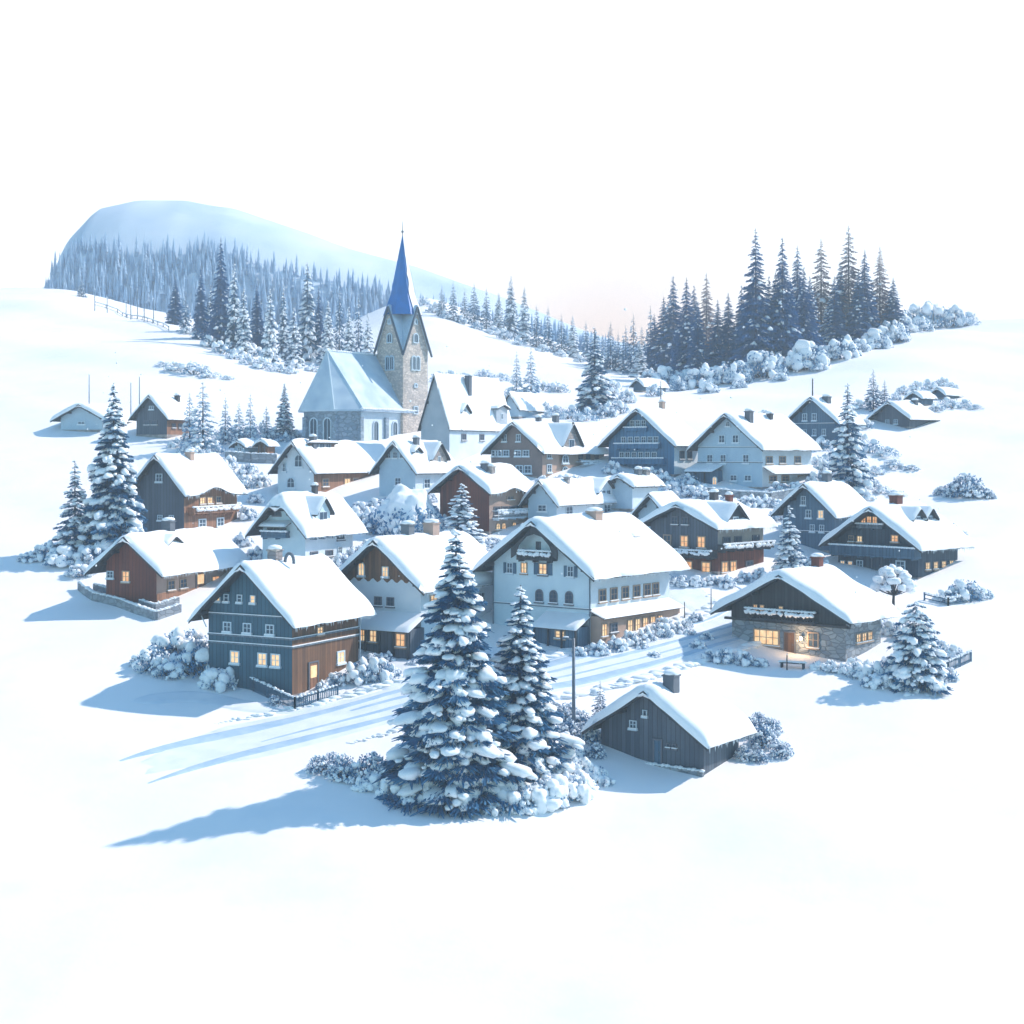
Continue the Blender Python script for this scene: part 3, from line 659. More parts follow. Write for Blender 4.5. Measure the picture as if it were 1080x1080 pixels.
# --- white house with attic dormer
h = House('attic_house', 'white house with long attic dormer and brick-red side, below the church nave', 'house', 293, 331, 415, 527, 499, 461, te=33, wall=white_p, side=tan_w, ox=.8, oy=.9, snow=.5)
h.win('g', [315], 486, 9, 14, arch=True); h.win('g', [307], 509, 9, 12, arch=True); h.win('g', [300], 493, 4, 9)
h.dormer(.22, 6.0, xf=-1.6, rise=0, wallh=1.1, shed=True, ww=1.2, wh=.7, nwin=3); h.win('s', [343, 366, 375, 391, 398], 509, 7, 9, lit=(1, 3), frame=frame_w); h.chimney(330, 458, w=.7, h=1.2, m=chimney_m)
# --- small white house right of it
h = House('dormer_house', 'white house with pale stone gable dormer, between church tower base and brown house', 'house', 400, 438, 478, 528, 499, 461, te=35, wall=paleblue_p, side=white_p, ox=.8, oy=.9, snow=.5)
h.win('g', [410, 417, 424], 480, 5, 7, frame=frame_l); h.win('g', [420], 508, 7, 9); h.win('s', [450], 510, 7, 11); h.dormer(.62, 3.4, xf=.0, rise=1.9, wallh=1.0, wallm=stone_m, ww=.6, wh=1.0, arch=True)
h.dormer(.2, 1.4, xf=-1.0, rise=.5, wallh=.7, ww=.6, wh=.6); h.chimney(439, 459, w=.6, h=1.2, m=chimney_m)
# --- rectory behind the tower
h = House('rectory', 'tall pale building with steep snow roof just right of the church tower', 'house', 444, 474, 540, 492, 453, 391, te=33, wall=grey_p, side=white_p, ox=.3, oy=.3, snow=.4)
h.win('s', [489, 508], 461, 5, 7, frame=frame_d); h.win('g', [463], 470, 4, 8)
h.dormer(.28, 2.0, xf=-.5, rise=1.0, wallh=.3, ww=.7, wh=.5); h.dormer(.82, 3.0, xf=.1, rise=.5, wallh=2.6, ww=.6, wh=.9, wallm=grey_p); h.chimney(494, 394, w=.7, h=1.3, m=grey_w)
h = House('far_cottage', 'low pale cottage with one lit window behind the brown hotel', 'house', 530, 547, 584, 442, 432, 411, te=28, wall=paleblue_p, ox=.5, oy=.5, snow=.4); h.win('s', [559], 433, 4, 4, lit='all', frame=frame_l); h.win('s', [570], 434, 4, 4)
# --- brown hotel
h = House('brown_hotel', 'brown plaster hotel with stone gable bay, upper centre right of the church', 'house', 518, 572, 637, 506, 478, 441, te=33, wall=mat('mauve_brown_plaster', (.24, .19, .18), .85, 'plaster', 1, (.17, .14, .14)), side=tan_p, ox=.9, oy=1.0, snow=.5)
h.win('g', [532, 547], 462, 5, 8, frame=frame_l); h.win('g', [520, 526, 534, 546.5, 555], 478, 7, 7, frame=frame_l); h.win('g', [548, 557], 495, 8, 9, frame=frame_l)
h.win('s', [579], 480, 5, 7); h.win('s', [579], 494, 5, 9); h.dormer(.42, 4.6, xf=.35, rise=2.8, wallh=.8, wallm=stone_m, ww=1.3, wh=1.7)
h.win('s', [596], 478, 7, 10, arch=True, d=.38, z=2.6); h.win('s', [596], 496, 7, 9, arch=True, d=.1)
h.balcony('s', 607, 635, 494, d=1.0, h=.9, m=frame_l, closed=False); h.win('s', [612, 620, 629], 482, 5, 7, frame=frame_d); h.chimney(586, 441, w=.7, h=1.5, m=chimney_m, xf=0); h.chimney(568, 438, w=.6, h=1.0, m=chimney_m, xf=-.05)
# --- dark red house
h = House('dark_red_house', 'dark red gabled house with white balcony side, behind the snowy fir in the centre', 'house', 464, 516, 558, 565, 520, 487, te=37, wall=red_w, side=tan_p, ox=.9, oy=1.0, snow=.5, brow=(.45, .2, .6))
h.win('s', [524, 532, 540, 547], 539, 7, 10, frame=frame_d); h.balcony('s', 519, 555, 546, d=.9, h=.8, m=frame_l, closed=False); h.win('s', [525, 531, 542], 555, 5, 8, lit='all', arch=True, frame=frame_w)
h.win('s', [538], 525, 8, 5, frame=frame_w); h.chimney(512, 486, w=.8, h=1.0, m=chimney_m); h.chimney(518, 489, w=.7, h=1.2, m=stone_m, xf=.26)
# --- light house with gable dormer
h = House('pale_house', 'pale house with gabled dormer, directly behind the big chalet roof', 'house', 557, 587, 667, 562, 533, 502, te=31, wall=paleblue_p, side=white_p, ox=.7, oy=.8, snow=.5)
h.win('g', [572], 536, 10, 8); h.win('s', [600, 640, 650], 539, 8, 11, frame=frame_l); h.dormer(.62, 4.2, xf=.1, rise=1.5, wallh=.7, wallm=white_p, ww=.9, wh=.7, nwin=2)
h.chimney(598, 503, w=.5, h=.8)
# --- small houses between
h = House('small_shed_house', 'small blank pale house with two snowy chimneys below the blue balconied house', 'house', 643, 667, 694, 540, 513, 497, te=36, wall=paleblue_p, side=white_p, ox=.7, oy=.7, snow=.5); h.chimney(673, 495, w=.7, h=.8, m=chimney_m); h.chimney(681, 498, w=.8, h=.6, xf=.24)
h = House('open_gable_shed', 'pale open-gabled shed left of the red and grey chalet', 'shed', 673, 707, 722, 566, 548, 517, te=30, wall=paleblue_p, ox=.6, oy=1.2, snow=.35)
# --- blue house with three balconies
h = House('blue_balcony_house', 'bright blue gabled house with three rows of white balcony windows, right of centre', 'house', 642, 711, 736, 504, 470, 427, te=36, wall=blue_w, side=white_p, ox=1.0, oy=1.1, snow=.5)
h.win('g', [667, 673, 679], 447, 5, 8, frame=frame_l); h.win('g', [658, 665, 672, 679, 686, 692], 464, 5.5, 7, frame=frame_l); h.win('g', [656, 662, 669, 676, 683, 690], 480, 5.5, 7, frame=frame_l)
h.balcony('g', 661, 684, 453, d=.6, h=.25, m=blue_w, flowers=False); h.balcony('g', 652, 698, 472, d=.8, h=.5, m=blue_w, flowers=False); h.balcony('g', 650, 703, 488, d=.9, h=.6, m=blue_w, flowers=False)
h.win('s', [719, 727], 480, 5, 9, frame=frame_d); h.chimney(700, 422, w=.6, h=1.2, m=tan_p, xf=0)
# --- pale blue-white house with columned porch
h = House('porch_house', 'pale blue plaster house with lit columned porch, upper right of centre', 'house', 736, 804, 856, 517, 474, 432, te=36, wall=paleblue_p, side=white_p, ox=.9, oy=1.1, snow=.5)
h.win('g', [768], 447, 5, 6, arch=True); h.win('g', [761.5, 776], 463, 7, 9, frame=frame_l); h.win('g', [749, 763, 787], 484, 7, 10, frame=frame_l); h.win('g', [774, 789], 504, 8, 7, frame=frame_l)
h.belt(3.35, 'g', h=.1); h.belt(5.3, 'g', h=.08)
d = h.pent('g', 733, 763, 490, 497, d=2.4, room=slate_w); h.win('g', [754], 507, 5, 9, lit='all', arch=True, d=d)
h.win('s', [811, 825, 841], 485, 7, 8, frame=frame_w); h.pent('s', 805, 858, 492, 499, d=1.6, posts=False); h.win('s', [815, 828, 845], 505, 8, 7, frame=frame_w)
h.chimney(812, 438, w=.6, h=1.3, m=bark_m, xf=.12); h.chimney(790, 431, w=.8, h=.7, m=chimney_m)
# --- upper right blue-grey house
h = House('upper_blue_house', 'blue-grey boarded house with pole behind, left of the tall snowy spruce at right', 'house', 833, 884, 905, 472, 447, 415, te=33, wall=slate_w, side=slate_w, ox=.8, oy=.9, snow=.5)
h.win('g', [849, 859], 440, 5, 8, frame=frame_l); h.win('g', [849, 859, 869], 456, 4, 7, frame=frame_l); h.belt(3.2, 'g', h=.1); h.chimney(872, 416, w=.9, h=.7, m=chimney_m)
# --- barns far right
h = House('field_barn', 'grey field barn with wide snowy roof at the edge of the open snow, right', 'barn', 921, 959, 984, 453, 442, 420, te=33, wall=grey_w, side=grey_w, ox=.8, oy=.8, snow=.5); h.win('g', [936, 945], 445, 4, 5); h.chimney(965, 421, w=.7, h=1.4, m=chimney_m)
h = House('far_barn', 'small faded barn behind the grey field barn, right', 'barn', 958, 972, 984, 429, 420, 410, te=33, wall=slate_w, ox=.5, oy=.5, snow=.4)
h = House('far_barn', 'rightmost small dark barn among the bushes on the far right', 'barn', 984, 996, 1012, 422, 416, 406, te=33, wall=slate_w, ox=.5, oy=.5, snow=.4)
h = House('slope_hut', 'tiny hut at the foot of the dark spruces on the right hill', 'hut', 783, 798, 812, 390, 384, 374, te=33, wall=slate_w, ox=.5, oy=.7, snow=.5)
h = House('valley_hut', 'tiny pale hut in the trees left of the right hill, above the blue house', 'hut', 668, 678, 702, 414, 407, 396, te=30, wall=slate_w, ox=.5, oy=.5, snow=.5)
# --- blue house behind the dark chalet
h = House('plain_blue_house', 'plain blue boarded house with one lit gable window, behind the dark chalet', 'house', 826, 880, 914, 585, 545, 505, te=34, wall=slate_w, side=slate_w, ox=.9, oy=1.0, snow=.55)
h.win('g', [847.5], 528, 5, 10); h.win('g', [853, 866], 542, 6, 9, lit=(1,), frame=frame_l); h.win('g', [857, 867], 557, 5, 8); h.belt(2.3, 'g', h=.1); h.chimney(872, 499, w=.8, h=1.6, m=chimney_m, xf=0)
# --- dark chalet right
h = House('dark_chalet', 'dark timber chalet with full-width balcony and two roof dormers, right', 'house', 884, 968, 1010, 612, 580, 529, te=32, wall=night_w, side=night_w, ox=1.3, oy=1.5, snow=.65, plinth_h=.2)
h.win('g', [911, 917, 923], 549, 5.5, 10, lit='all', frame=frame_w, orange=True); h.balcony('g', 906, 933, 555, d=.5, h=.3, m=trim_m, flowers=False)
h.win('g', [898, 907], 568, 6, 7, lit=(1,), frame=frame_w); h.win('g', [944], 568, 8, 8, lit='all', frame=frame_w, orange=True)
h.balcony('g', 872, 972, 582, d=1.3, h=.9, m=slate_w, flowers=False); h.win('g', [889, 897], 595, 5, 8, lit='all', frame=frame_l); h.win('g', [907], 595, 7, 9); h.win('g', [950], 596, 10, 10)
h.door('g', 925, pw=9, h=2.2, m=night_w, z0=.1); h.win('s', [978, 986.5, 995, 1003], 597, 4.5, 8, lit='all', frame=frame_w)
h.dormer(.42, 2.2, xf=-2.0, rise=1.0, wallh=.8, ww=.8, wh=.8, wallm=night_w); h.dormer(.72, 2.0, xf=-2.0, rise=1.0, wallh=.8, ww=.8, wh=.8, wallm=night_w); h.chimney(945, 520, w=1.0, h=1.6, m=red_w, xf=0)
# --- red and grey chalet, centre right
h = House('flower_chalet', 'grey and red chalet with flower balcony and four glowing lower windows, centre right', 'house', 686, 757, 805, 607, 558, 526, te=36, wall=grey_w, side=mat('beige_plaster', (.42, .38, .34), .85, 'plaster', 1, (.30, .28, .28)), ox=1.0, oy=1.3, snow=.6)
h.cladding(-1, mat('red_plank', (.20, .07, .05), .75, 'plank', 2.4, (.11, .045, .04)), 'g', zt=2.5, name='red_storey', d=.05); h.cladding(-1, MATS['red_plank'], 's', zt=2.5, name='red_storey', d=.05)
h.win('g', [712, 723], 549, 7, 9, frame=frame_d); h.win('g', [704, 722, 740], 570, 9, 13, lit=(1, 2), frame=frame_w, orange=True); h.balcony('g', 698, 757, 584, d=1.2, h=.6, m=dark_wood); h.balcony('s', 756, 808, 586, d=1.0, h=.5, m=dark_wood, z=2.6)
h.win('g', [726, 745], 597, 10, 12, lit='all', frame=frame_w, orange=True, d=.05)
h.win('s', [766, 778, 797], 572, 8, 12, frame=frame_d); h.win('s', [764, 773], 598, 7, 12, lit='all', frame=frame_w, orange=True, d=.05); h.win('s', [790], 596, 8, 10, frame=frame_d, d=.05)
h.dormer(.33, 3.6, xf=.3, rise=1.7, wallh=.5, ww=.9, wh=.8, wallm=dark_wood); h.chimney(753, 524, w=.7, h=1.3, m=bark_m, xf=0); h.chimney(769, 529, w=.6, h=1.0, m=red_w, xf=.08)
# --- stone cottage
h = House('stone_cottage', 'low stone cottage with glowing window, arched door and snowy flower balcony, front right', 'house', 772, 892, 929, 699, 657, 598, te=28, wall=bstone_m, side=bstone_m, ox=1.3, oy=1.5, snow=.7, plinth=None)
_, zc = h.pix('g', 830, 655); h.cladding(zc, dark_wood, 'g'); mb = MB(); mb.box((-h.W-.6, -.35, zc-.22), (.5, -.07, zc)); mb.build('beam', dark_wood, h.root)
h.win('g', [808.5], 672, 29, 18, lit='all', frame=frame_w, mun=(3, 1)); h.door('g', 833, pw=11, h=2.1, z0=-.0, m=brown_w); h.win('g', [858], 675, 12, 17, lit=(), frame=frame_w)
h.win('g', [797, 804], 641, 5, 8, lit='all', frame=frame_w, d=.06); h.win('g', [824], 642, 5, 6, lit='all', frame=frame_w, d=.06); h.balcony('g', 792, 864, 650, d=.9, h=.8, m=dark_wood, closed=False)
h.win('s', [905, 911, 917], 673, 5, 10, lit='all', frame=frame_w); h.chimney(862, 591, w=.8, h=1.3, m=red_w, xf=0)
mb = MB(); a, z = h.pix('g', 847, 673); mb.box((a-.09, -.45, z-.16), (a+.09, -.27, z+.14)); ln = mb.build('wall_lantern', lamp_m, h.root)
mb = MB(); mb.box((a-.03, -.38, z+.2), (a+.03, 0, z+.25)); mb.box((a-.13, -.49, z+.14), (a+.13, -.23, z+.2)); mb.build('lantern_bracket', metal_m, ln)
pl = bpy.data.lights.new('porch_lamp', 'POINT'); pl.energy = 110; pl.color = (1, .62, .30); pl.shadow_soft_size = .15; po = bpy.data.objects.new('porch_lamp', pl); COL.objects.link(po); po.parent = h.root; po.location = (a, -.75, z)
H28 = h
# --- big white chalet, centre
h = House('big_chalet', 'largest house, white three storey chalet with flower balcony and carved gable, centre', 'house', 521, 623, 706, 683, 610, 541, te=35, wall=mat('icy_white_plaster', (.64, .76, .82), .85, 'plaster', 1, (.54, .67, .75)), side=white_p, ox=1.4, oy=1.5, snow=.75)
h.win('g', [568], 576, 5, 10, frame=frame_d); h.win('g', [538, 602], 599, 7, 12, frame=frame_l, shutters=slate_w); h.win('g', [553], 599, 7, 12, frame=frame_w, lit='all'); h.win('g', [573], 600, 10, 13, lit='all', frame=frame_d, shutters=slate_w); h.balcony('g', 551, 588, 588, d=.9, h=.7, m=dark_wood)
h.win('g', [569, 584, 600.5], 628, 8.5, 14, frame=frame_d, arch=True, mun=(1, 2)); h.belt(3.15, 'g', h=.1)
mb = MB()                                                     # carved arch board under the apex
zc = h.rz(h.xm, 0)-2.5
for sg in (-1, 1):
    q = [(h.xm+sg*r_, z_) for r_, z_ in ((.0, zc+2.1), (2.6, zc+.0), (2.6, zc-.9), (2.1, zc-.6), (1.7, zc+.35), (.9, zc+1.1), (0, zc+1.35))]
    mb.prism(q, h.fn('g'), h.oy-.5, h.oy-.4)
mb.build('carved_bargeboard', dark_wood, h.root)
d = h.pent('g', 575, 623, 646, 658, d=2.2, room=slate_w); h.win('g', [591], 669, 11, 9, lit='all', frame=frame_w, d=d)
h.win('s', [635, 647, 659, 671, 682, 691], 628, 8, 14, frame=frame_w); d = h.pent('s', 622, 708, 644, 651, d=1.5, posts=False, room=tan_p)
h.win('s', [633, 664, 672, 680, 688, 696], 665, 6, 14, lit=(0, 1, 2, 3, 4, 5), frame=frame_w, d=d); h.win('s', [647], 662, 8, 10, frame=frame_d, d=d)
h.chimney(627, 536, w=1.1, h=2.2, m=tan_p, xf=.08); h.dormer(.86, 2.0, xf=-2.3, rise=0, wallh=.5, shed=True, ww=.8, wh=.4)
mb = MB(); mb.tube((-.02, -.12, -.5), (-.02, -.12, h.he-.6), .06, .06, 8); mb.build('downpipe', metal_m, h.root, smooth=True); mb = MB(); mb.tube((-h.W, -.12, -.5), (-h.W, -.12, h.he-.6), .06, .06, 8); mb.build('downpipe', metal_m, h.root, smooth=True)
# --- white house with timber gable, left of the chalet
h = House('timber_gable_house', 'white house with brown timber gable and snowy lean-to shopfront, left of the big chalet', 'house', 362, 444, 524, 690, 625, 562, te=34, wall=white_p, side=white_p, ox=1.2, oy=1.3, snow=.65)
_, zc = h.pix('g', 400, 614); h.cladding(zc, brown_w, 'g', drop=.35)
h.win('g', [381.5], 600, 7, 15, lit='all', arch=True, frame=frame_l, d=.06); h.win('g', [406.7], 603, 7, 11, lit='all', frame=frame_l, d=.06); h.win('g', [399, 412], 634, 8, 10, frame=frame_d)
d = h.pent('g', 385, 449, 645, 659, d=2.6, room=grey_w); h.win('g', [383, 394], 670, 8, 13, lit='all', frame=frame_w, d=d); h.win('g', [423], 675, 11, 15, lit='all', frame=frame_w, orange=True, d=d); h.door('g', 408, pw=9, m=teal_w)
h.win('s', [457, 468], 632, 8, 11, lit=(0,), frame=frame_w); h.win('s', [507], 630, 9, 13, frame=frame_l); h.win('s', [466, 490], 662, 8, 11, frame=frame_d)
h.chimney(455, 556, w=1.1, h=1.3, m=tan_p, xf=0); h.chimney(430, 560, w=.9, h=.7, m=chimney_m, xf=0)
# --- front hut
h = House('plank_hut', 'dark plank hut with deep snow roof and no lit windows, nearest the front right', 'hut', 634, 742, 779, 819, 788, 718, te=29, wall=grey_w, side=grey_w, ox=1.0, oy=1.1, snow=.75, plinth=None)
h.win('g', [668], 764, 8, 9, frame=frame_l); h.door('g', 694, pw=7, h=1.9, z0=.2, m=slate_w); h.win('g', [680.5], 752, 5, 7, frame=frame_l, mun=(0, 0)); h.win('g', [705, 712], 786, 4, 5, frame=frame_d, mun=(0, 0))
mb = MB(); mb.box((-h.W-.3, -.35, -1.2), (.1, -.073, .35)); o = mb.build('stone_skirting', bstone_m, h.root)
mb = MB()
for i in range(26): blob(mb, (-h.W-.2+i*(h.W+.2)/25, -.22, .38), (.28, .2, .12+.06*math.sin(i*2)), h.rng, 1, .2)
mb.build('skirting_snow', snow_m, o, smooth=True)
h.chimney(708, 707, w=.9, h=1.5, m=chimney_m, xf=.12)

# ================================================================== CHURCH
C = at(369, 478); s_ = F/C.y; th = math.radians(38)+math.atan((378-CX0)/F)
root = empty('church', C, -th, label='stone church with pale blue roof and tall stone tower under a pointed blue spire', cat='church')
Wn = 62/s_/math.cos(math.radians(38)); Ln = 78/s_/math.sin(math.radians(38)); he = (478-430)/s_; zr = (478-372)/s_*1.04
c = Wn*.24
def ring(o, z): return [(-Wn-o, c-o*.5, z), (-Wn+c-o*.4, -o, z), (-c+o*.4, -o, z), (o, c-o*.5, z), (o, Ln, z), (-Wn-o, Ln, z)]
mb = MB(); a, b = ring(0, -4), ring(0, he); mb.add(a+b, [(i, (i+1) % 6, 6+(i+1) % 6, 6+i) for i in range(6)]+[tuple(range(6, 12))]); 
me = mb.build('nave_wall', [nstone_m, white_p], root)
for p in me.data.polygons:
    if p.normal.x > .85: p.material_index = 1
mb = MB(); q = Wn*.14; A = ring(.75, he-.25); B = ring(.75, he-.5)
apx = [(-Wn/2, q, zr), (-Wn/2, Ln, zr)]
mb.add(A+apx+B, [(0,1,6),(1,2,6),(2,3,6),(3,4,7,6),(5,0,6,7),(4,5,7)]+[(i, 8+i, 8+(i+1) % 6, (i+1) % 6) for i in range(6)]+[tuple(range(13, 7, -1))])
rf = mb.build('nave_roof', frost_m, root)
mb = MB()
for (p, r_) in ((A[2], apx[0]), (A[1], apx[0]), (A[3], apx[0]), (apx[0], apx[1])): mb.tube(p, r_, .1, .1, 6)
mb.build('ridge_capping', frame_l, rf)
mb = MB(); n_ = 30; rr = np.random.default_rng(2)
e0, e1 = Vector(A[3]), Vector(A[4])
for i in range(n_): blob(mb, e0.lerp(e1, i/(n_-1))+Vector((-.2, 0, .12)), (.45, .45, .2), rr, 1, .15)
mb.build('eave_snow', roofsnow_m, rf, smooth=True); mb = MB()
e0, e1 = Vector(apx[0]), Vector(apx[1])
for i in range(n_): blob(mb, e0.lerp(e1, i/(n_-1)), (.3, .4, .16), rr, 1, .15)
mb.build('ridge_snow', roofsnow_m, rf, smooth=True)
def archwin(fn, a, z, w_, h_, par=root, fr=frame_l, arch=True, d=0):
    hw, hh = w_/2, h_/2; t = .16
    def ol(hw, hh):
        if not arch: return [(a-hw, z-hh), (a+hw, z-hh), (a+hw, z+hh), (a-hw, z+hh)]
        zz = z+hh-hw; return [(a-hw, z-hh), (a+hw, z-hh)]+[(a+hw*math.cos(q), zz+hw*math.sin(q)) for q in np.linspace(0, math.pi, 11)]
    O, I = ol(hw, hh), ol(hw-t, hh-t); n = len(O); mb = MB()
    mb.add([fn(x, d+.16, y) for x, y in O]+[fn(x, d+.16, y) for x, y in I]+[fn(x, d-.02, y) for x, y in O]+[fn(x, d+.01, y) for x, y in I],
           sum([[(k, (k+1) % n, n+(k+1) % n, n+k), (k, 2*n+k, 2*n+(k+1) % n, (k+1) % n), (n+k, n+(k+1) % n, 3*n+(k+1) % n, 3*n+k)] for k in range(n)], []))
    p, q = fn(a-.04, d+.05, z-hh+t), fn(a+.04, d+.11, z+hh-t); mb.box(tuple(map(min, p, q)), tuple(map(max, p, q)))
    o = mb.build('window', fr, par); mp = MB(); mp.add([fn(x, d+.04, y) for x, y in I], [tuple(range(n))]); mp.build('pane', pane_m, o); return o
fg = lambda a, d, z: (a, -d, z); fs_ = lambda a, d, z: (d, a, z)
for k in (.38, .62): archwin(fg, -Wn*k, he*.46, 1.5, he*.66)
for k in (.35, .62, .88): archwin(fs_, Ln*k, he*.46, 1.3, he*.55)
pa, pb = Vector((-Wn, c, 0)), Vector((-Wn+c, 0, 0)); dd_ = (pb-pa).normalized(); nn_ = Vector((dd_.y, -dd_.x, 0))
fc = lambda a, d, z: tuple(pa+dd_*a+nn_*d+Vector((0, 0, z)))
O = []
mb = MB(); Lc = (pb-pa).length
vs = [fc(Lc/2+sx*.45, .1, z_) for sx, z_ in ((-1, he*.2), (1, he*.2), (1, he*.65), (0, he*.78), (-1, he*.65))]
mb.add(vs, [(0, 1, 2, 3, 4)]); mb.build('chancel_window', pane_m, root)
mb = MB()                                                     # buttresses
for (bx, by) in ((-c, 0), (0, c), (-Wn+c, 0), (0, Ln*.5)):
    mb.box((bx-.25, by-.5, -4), (bx+.35, by+.2, he*.8))
mb.build('buttress', nstone_m, root)
mb = MB(); mb.box((.003, c, he-.9), (.12, Ln, he-.55)); mb.build('cornice', frame_l, root)
# tower: placed by its nearest edge at the picture's tower corner
tb = at(425, 458); sT = F/tb.y; tt = math.radians(44)+math.atan((425-CX0)/F)
S = 27.5/sT/math.cos(math.radians(44)); zk = (458-353)/sT; zg = (458-318)/sT
# tower group is a child empty so its walls follow their own angle
loc = Matrix.Rotation(th, 4, 'Z') @ (tb - C)
def tw(o): o.location = loc; o.rotation_euler = (0, 0, -(tt)+th)
zE = zk-1.6; hx = -S/2
mb = MB(); o_ = .0
def side_poly(): return [(-S, -6), (0, -6), (0, zE), (-S/2, zg-.6), (-S, zE)]
mb.add([(-S,0,-6),(0,0,-6),(0,S,-6),(-S,S,-6),(-S,0,zE),(0,0,zE),(0,S,zE),(-S,S,zE),(-S/2,0,zg-.6),(0,S/2,zg-.6),(-S/2,S,zg-.6),(-S,S/2,zg-.6)],
       [(0,1,5,8,4),(1,2,6,9,5),(2,3,7,10,6),(3,0,4,11,7)])
tstone = mat('tower_stone', (.74, .65, .58), .85, 'stone', 2.0, (.50, .46, .44)); tower = mb.build('tower_wall', tstone, root); tw(tower)
mb = MB()                                                     # quoins on the visible edges
for i in range(34):
    z0 = -1+i*(zE+1)/34; l = .55 if i % 2 else .8
    mb.box((-l, -.06, z0), (.06, .0, z0+(zE+1)/34-.05)); mb.box((.0, .003, z0), (.06, 1.3-l, z0+(zE+1)/34-.05))
tw(mb.build('quoins', tstone, root))
mb = MB(); ov = .42; k_ = (zg-.6-zE)/(S/2); ze = zE-k_*ov; zt = zg-.35; ctr = (-S/2, S/2)
# cross-gable roof: four ridges meeting in the middle
K = [(ov, -ov), (ov, S+ov), (-S-ov, S+ov), (-S-ov, -ov)]; Gp = [(-S/2, -ov), (ov, S/2), (-S/2, S+ov), (-S-ov, S/2)]
zkk = zE - 1.1
vs = [(x, y, zkk) for x, y in K]+[(x, y, zt) for x, y in Gp]+[(ctr[0], ctr[1], zt)]
fs = [(0, 8, 4), (3, 4, 8), (0, 5, 8), (1, 8, 5), (1, 6, 8), (2, 8, 6), (2, 7, 8), (3, 8, 7)]
mb.add(vs+[(x, y, z-.28) for x, y, z in vs], fs+[tuple(9+i for i in f[::-1]) for f in fs]+[(0, 4, 13, 9), (4, 3, 12, 13), (0, 9, 14, 5), (5, 14, 10, 1), (1, 10, 15, 6), (6, 15, 11, 2), (2, 11, 16, 7), (7, 16, 12, 3)])
tower_roof = mb.build('tower_roof', frost_m, root); tw(tower_roof)
mb = MB()
for a_, b_ in ((0, 4), (3, 4), (0, 5), (1, 5)): 
    p, q2 = Vector(vs[a_]), Vector(vs[b_]); mb.tube(p+Vector((0, 0, -.3)), q2+Vector((0, 0, -.3)), .16, .16, 6)
mb.build('bargeboard', grey_w, tower_roof)
zb_, za_ = zt-1.4, (458-243)/sT; R = S*.58
octo = [(ctr[0]+R*math.cos(math.radians(22.5+45*i)), ctr[1]+R*math.sin(math.radians(22.5+45*i))) for i in range(8)]
mb = MB(); mb.add([(x, y, zb_) for x, y in octo]+[(ctr[0]+(x-ctr[0])*.62, ctr[1]+(y-ctr[1])*.62, zb_+3.0) for x, y in octo]+[(ctr[0], ctr[1], za_)],
                  [(i, (i+1) % 8, 8+(i+1) % 8, 8+i) for i in range(8)]+[(8+i, 8+(i+1) % 8, 16) for i in range(8)])
spire = mb.build('spire', spire_m, root); tw(spire)
mb = MB(); mb.tube((ctr[0], ctr[1], za_-.6), (ctr[0], ctr[1], za_+1.8), .07, .03, 6); blob(mb, (ctr[0], ctr[1], za_+.3), (.22, .22, .22), rr, 1, 0); mb.build('finial', metal_m, spire)
mb = MB()                                                     # wind-packed snow on the sunny side of the spire
for i in (7, 0):
    p0, p1 = Vector((*octo[i], zb_)), Vector((*octo[(i+1) % 8], zb_)); c3 = Vector((ctr[0], ctr[1], zb_))
    q0, q1 = [c3+(p-c3)*.62+Vector((0, 0, 3.0)) for p in (p0, p1)]; ap = Vector((ctr[0], ctr[1], za_)); n3 = ((p0+p1)/2-c3).normalized()*.12
    m_ = 12; vv = []
    for j in range(m_+1):
        t = j/m_; jag = rr.uniform(.1, .3) if i == 7 else 0
        a1_ = (q0.lerp(ap, t), q1.lerp(ap, t)); vv += [a1_[0].lerp(a1_[1], jag)+n3*(1-t*.6), a1_[1]+n3*(1-t*.6)]
    mb.add([p0.lerp(p1, .3 if i == 7 else 0)+n3, p1+n3]+vv, [(2*j, 2*j+1, 2*j+3, 2*j+2) for j in range(m_+1)])
mb.build('spire_snow', roofsnow_m, spire)
for fn_ in (fg, fs_):
    sg = -1 if fn_ is fg else 1; mid = sg*S/2
    for dx in (-.42, .42): tw(archwin(fn_, mid+dx, zE-2.4, .95, 2.2, par=root))
    tw(archwin(fn_, mid, zE+1.2, 1.1, 1.5, par=root)); tw(archwin(fn_, mid, zE+3.6, .7, .9, par=root))
    tw(archwin(fn_, mid, zE-9.2, .95, 1.2, par=root, arch=False)); tw(archwin(fn_, mid, zE-13.5, .95, 1.2, par=root, arch=False)); tw(archwin(fn_, mid, zE-5.6, .7, .7, par=root))

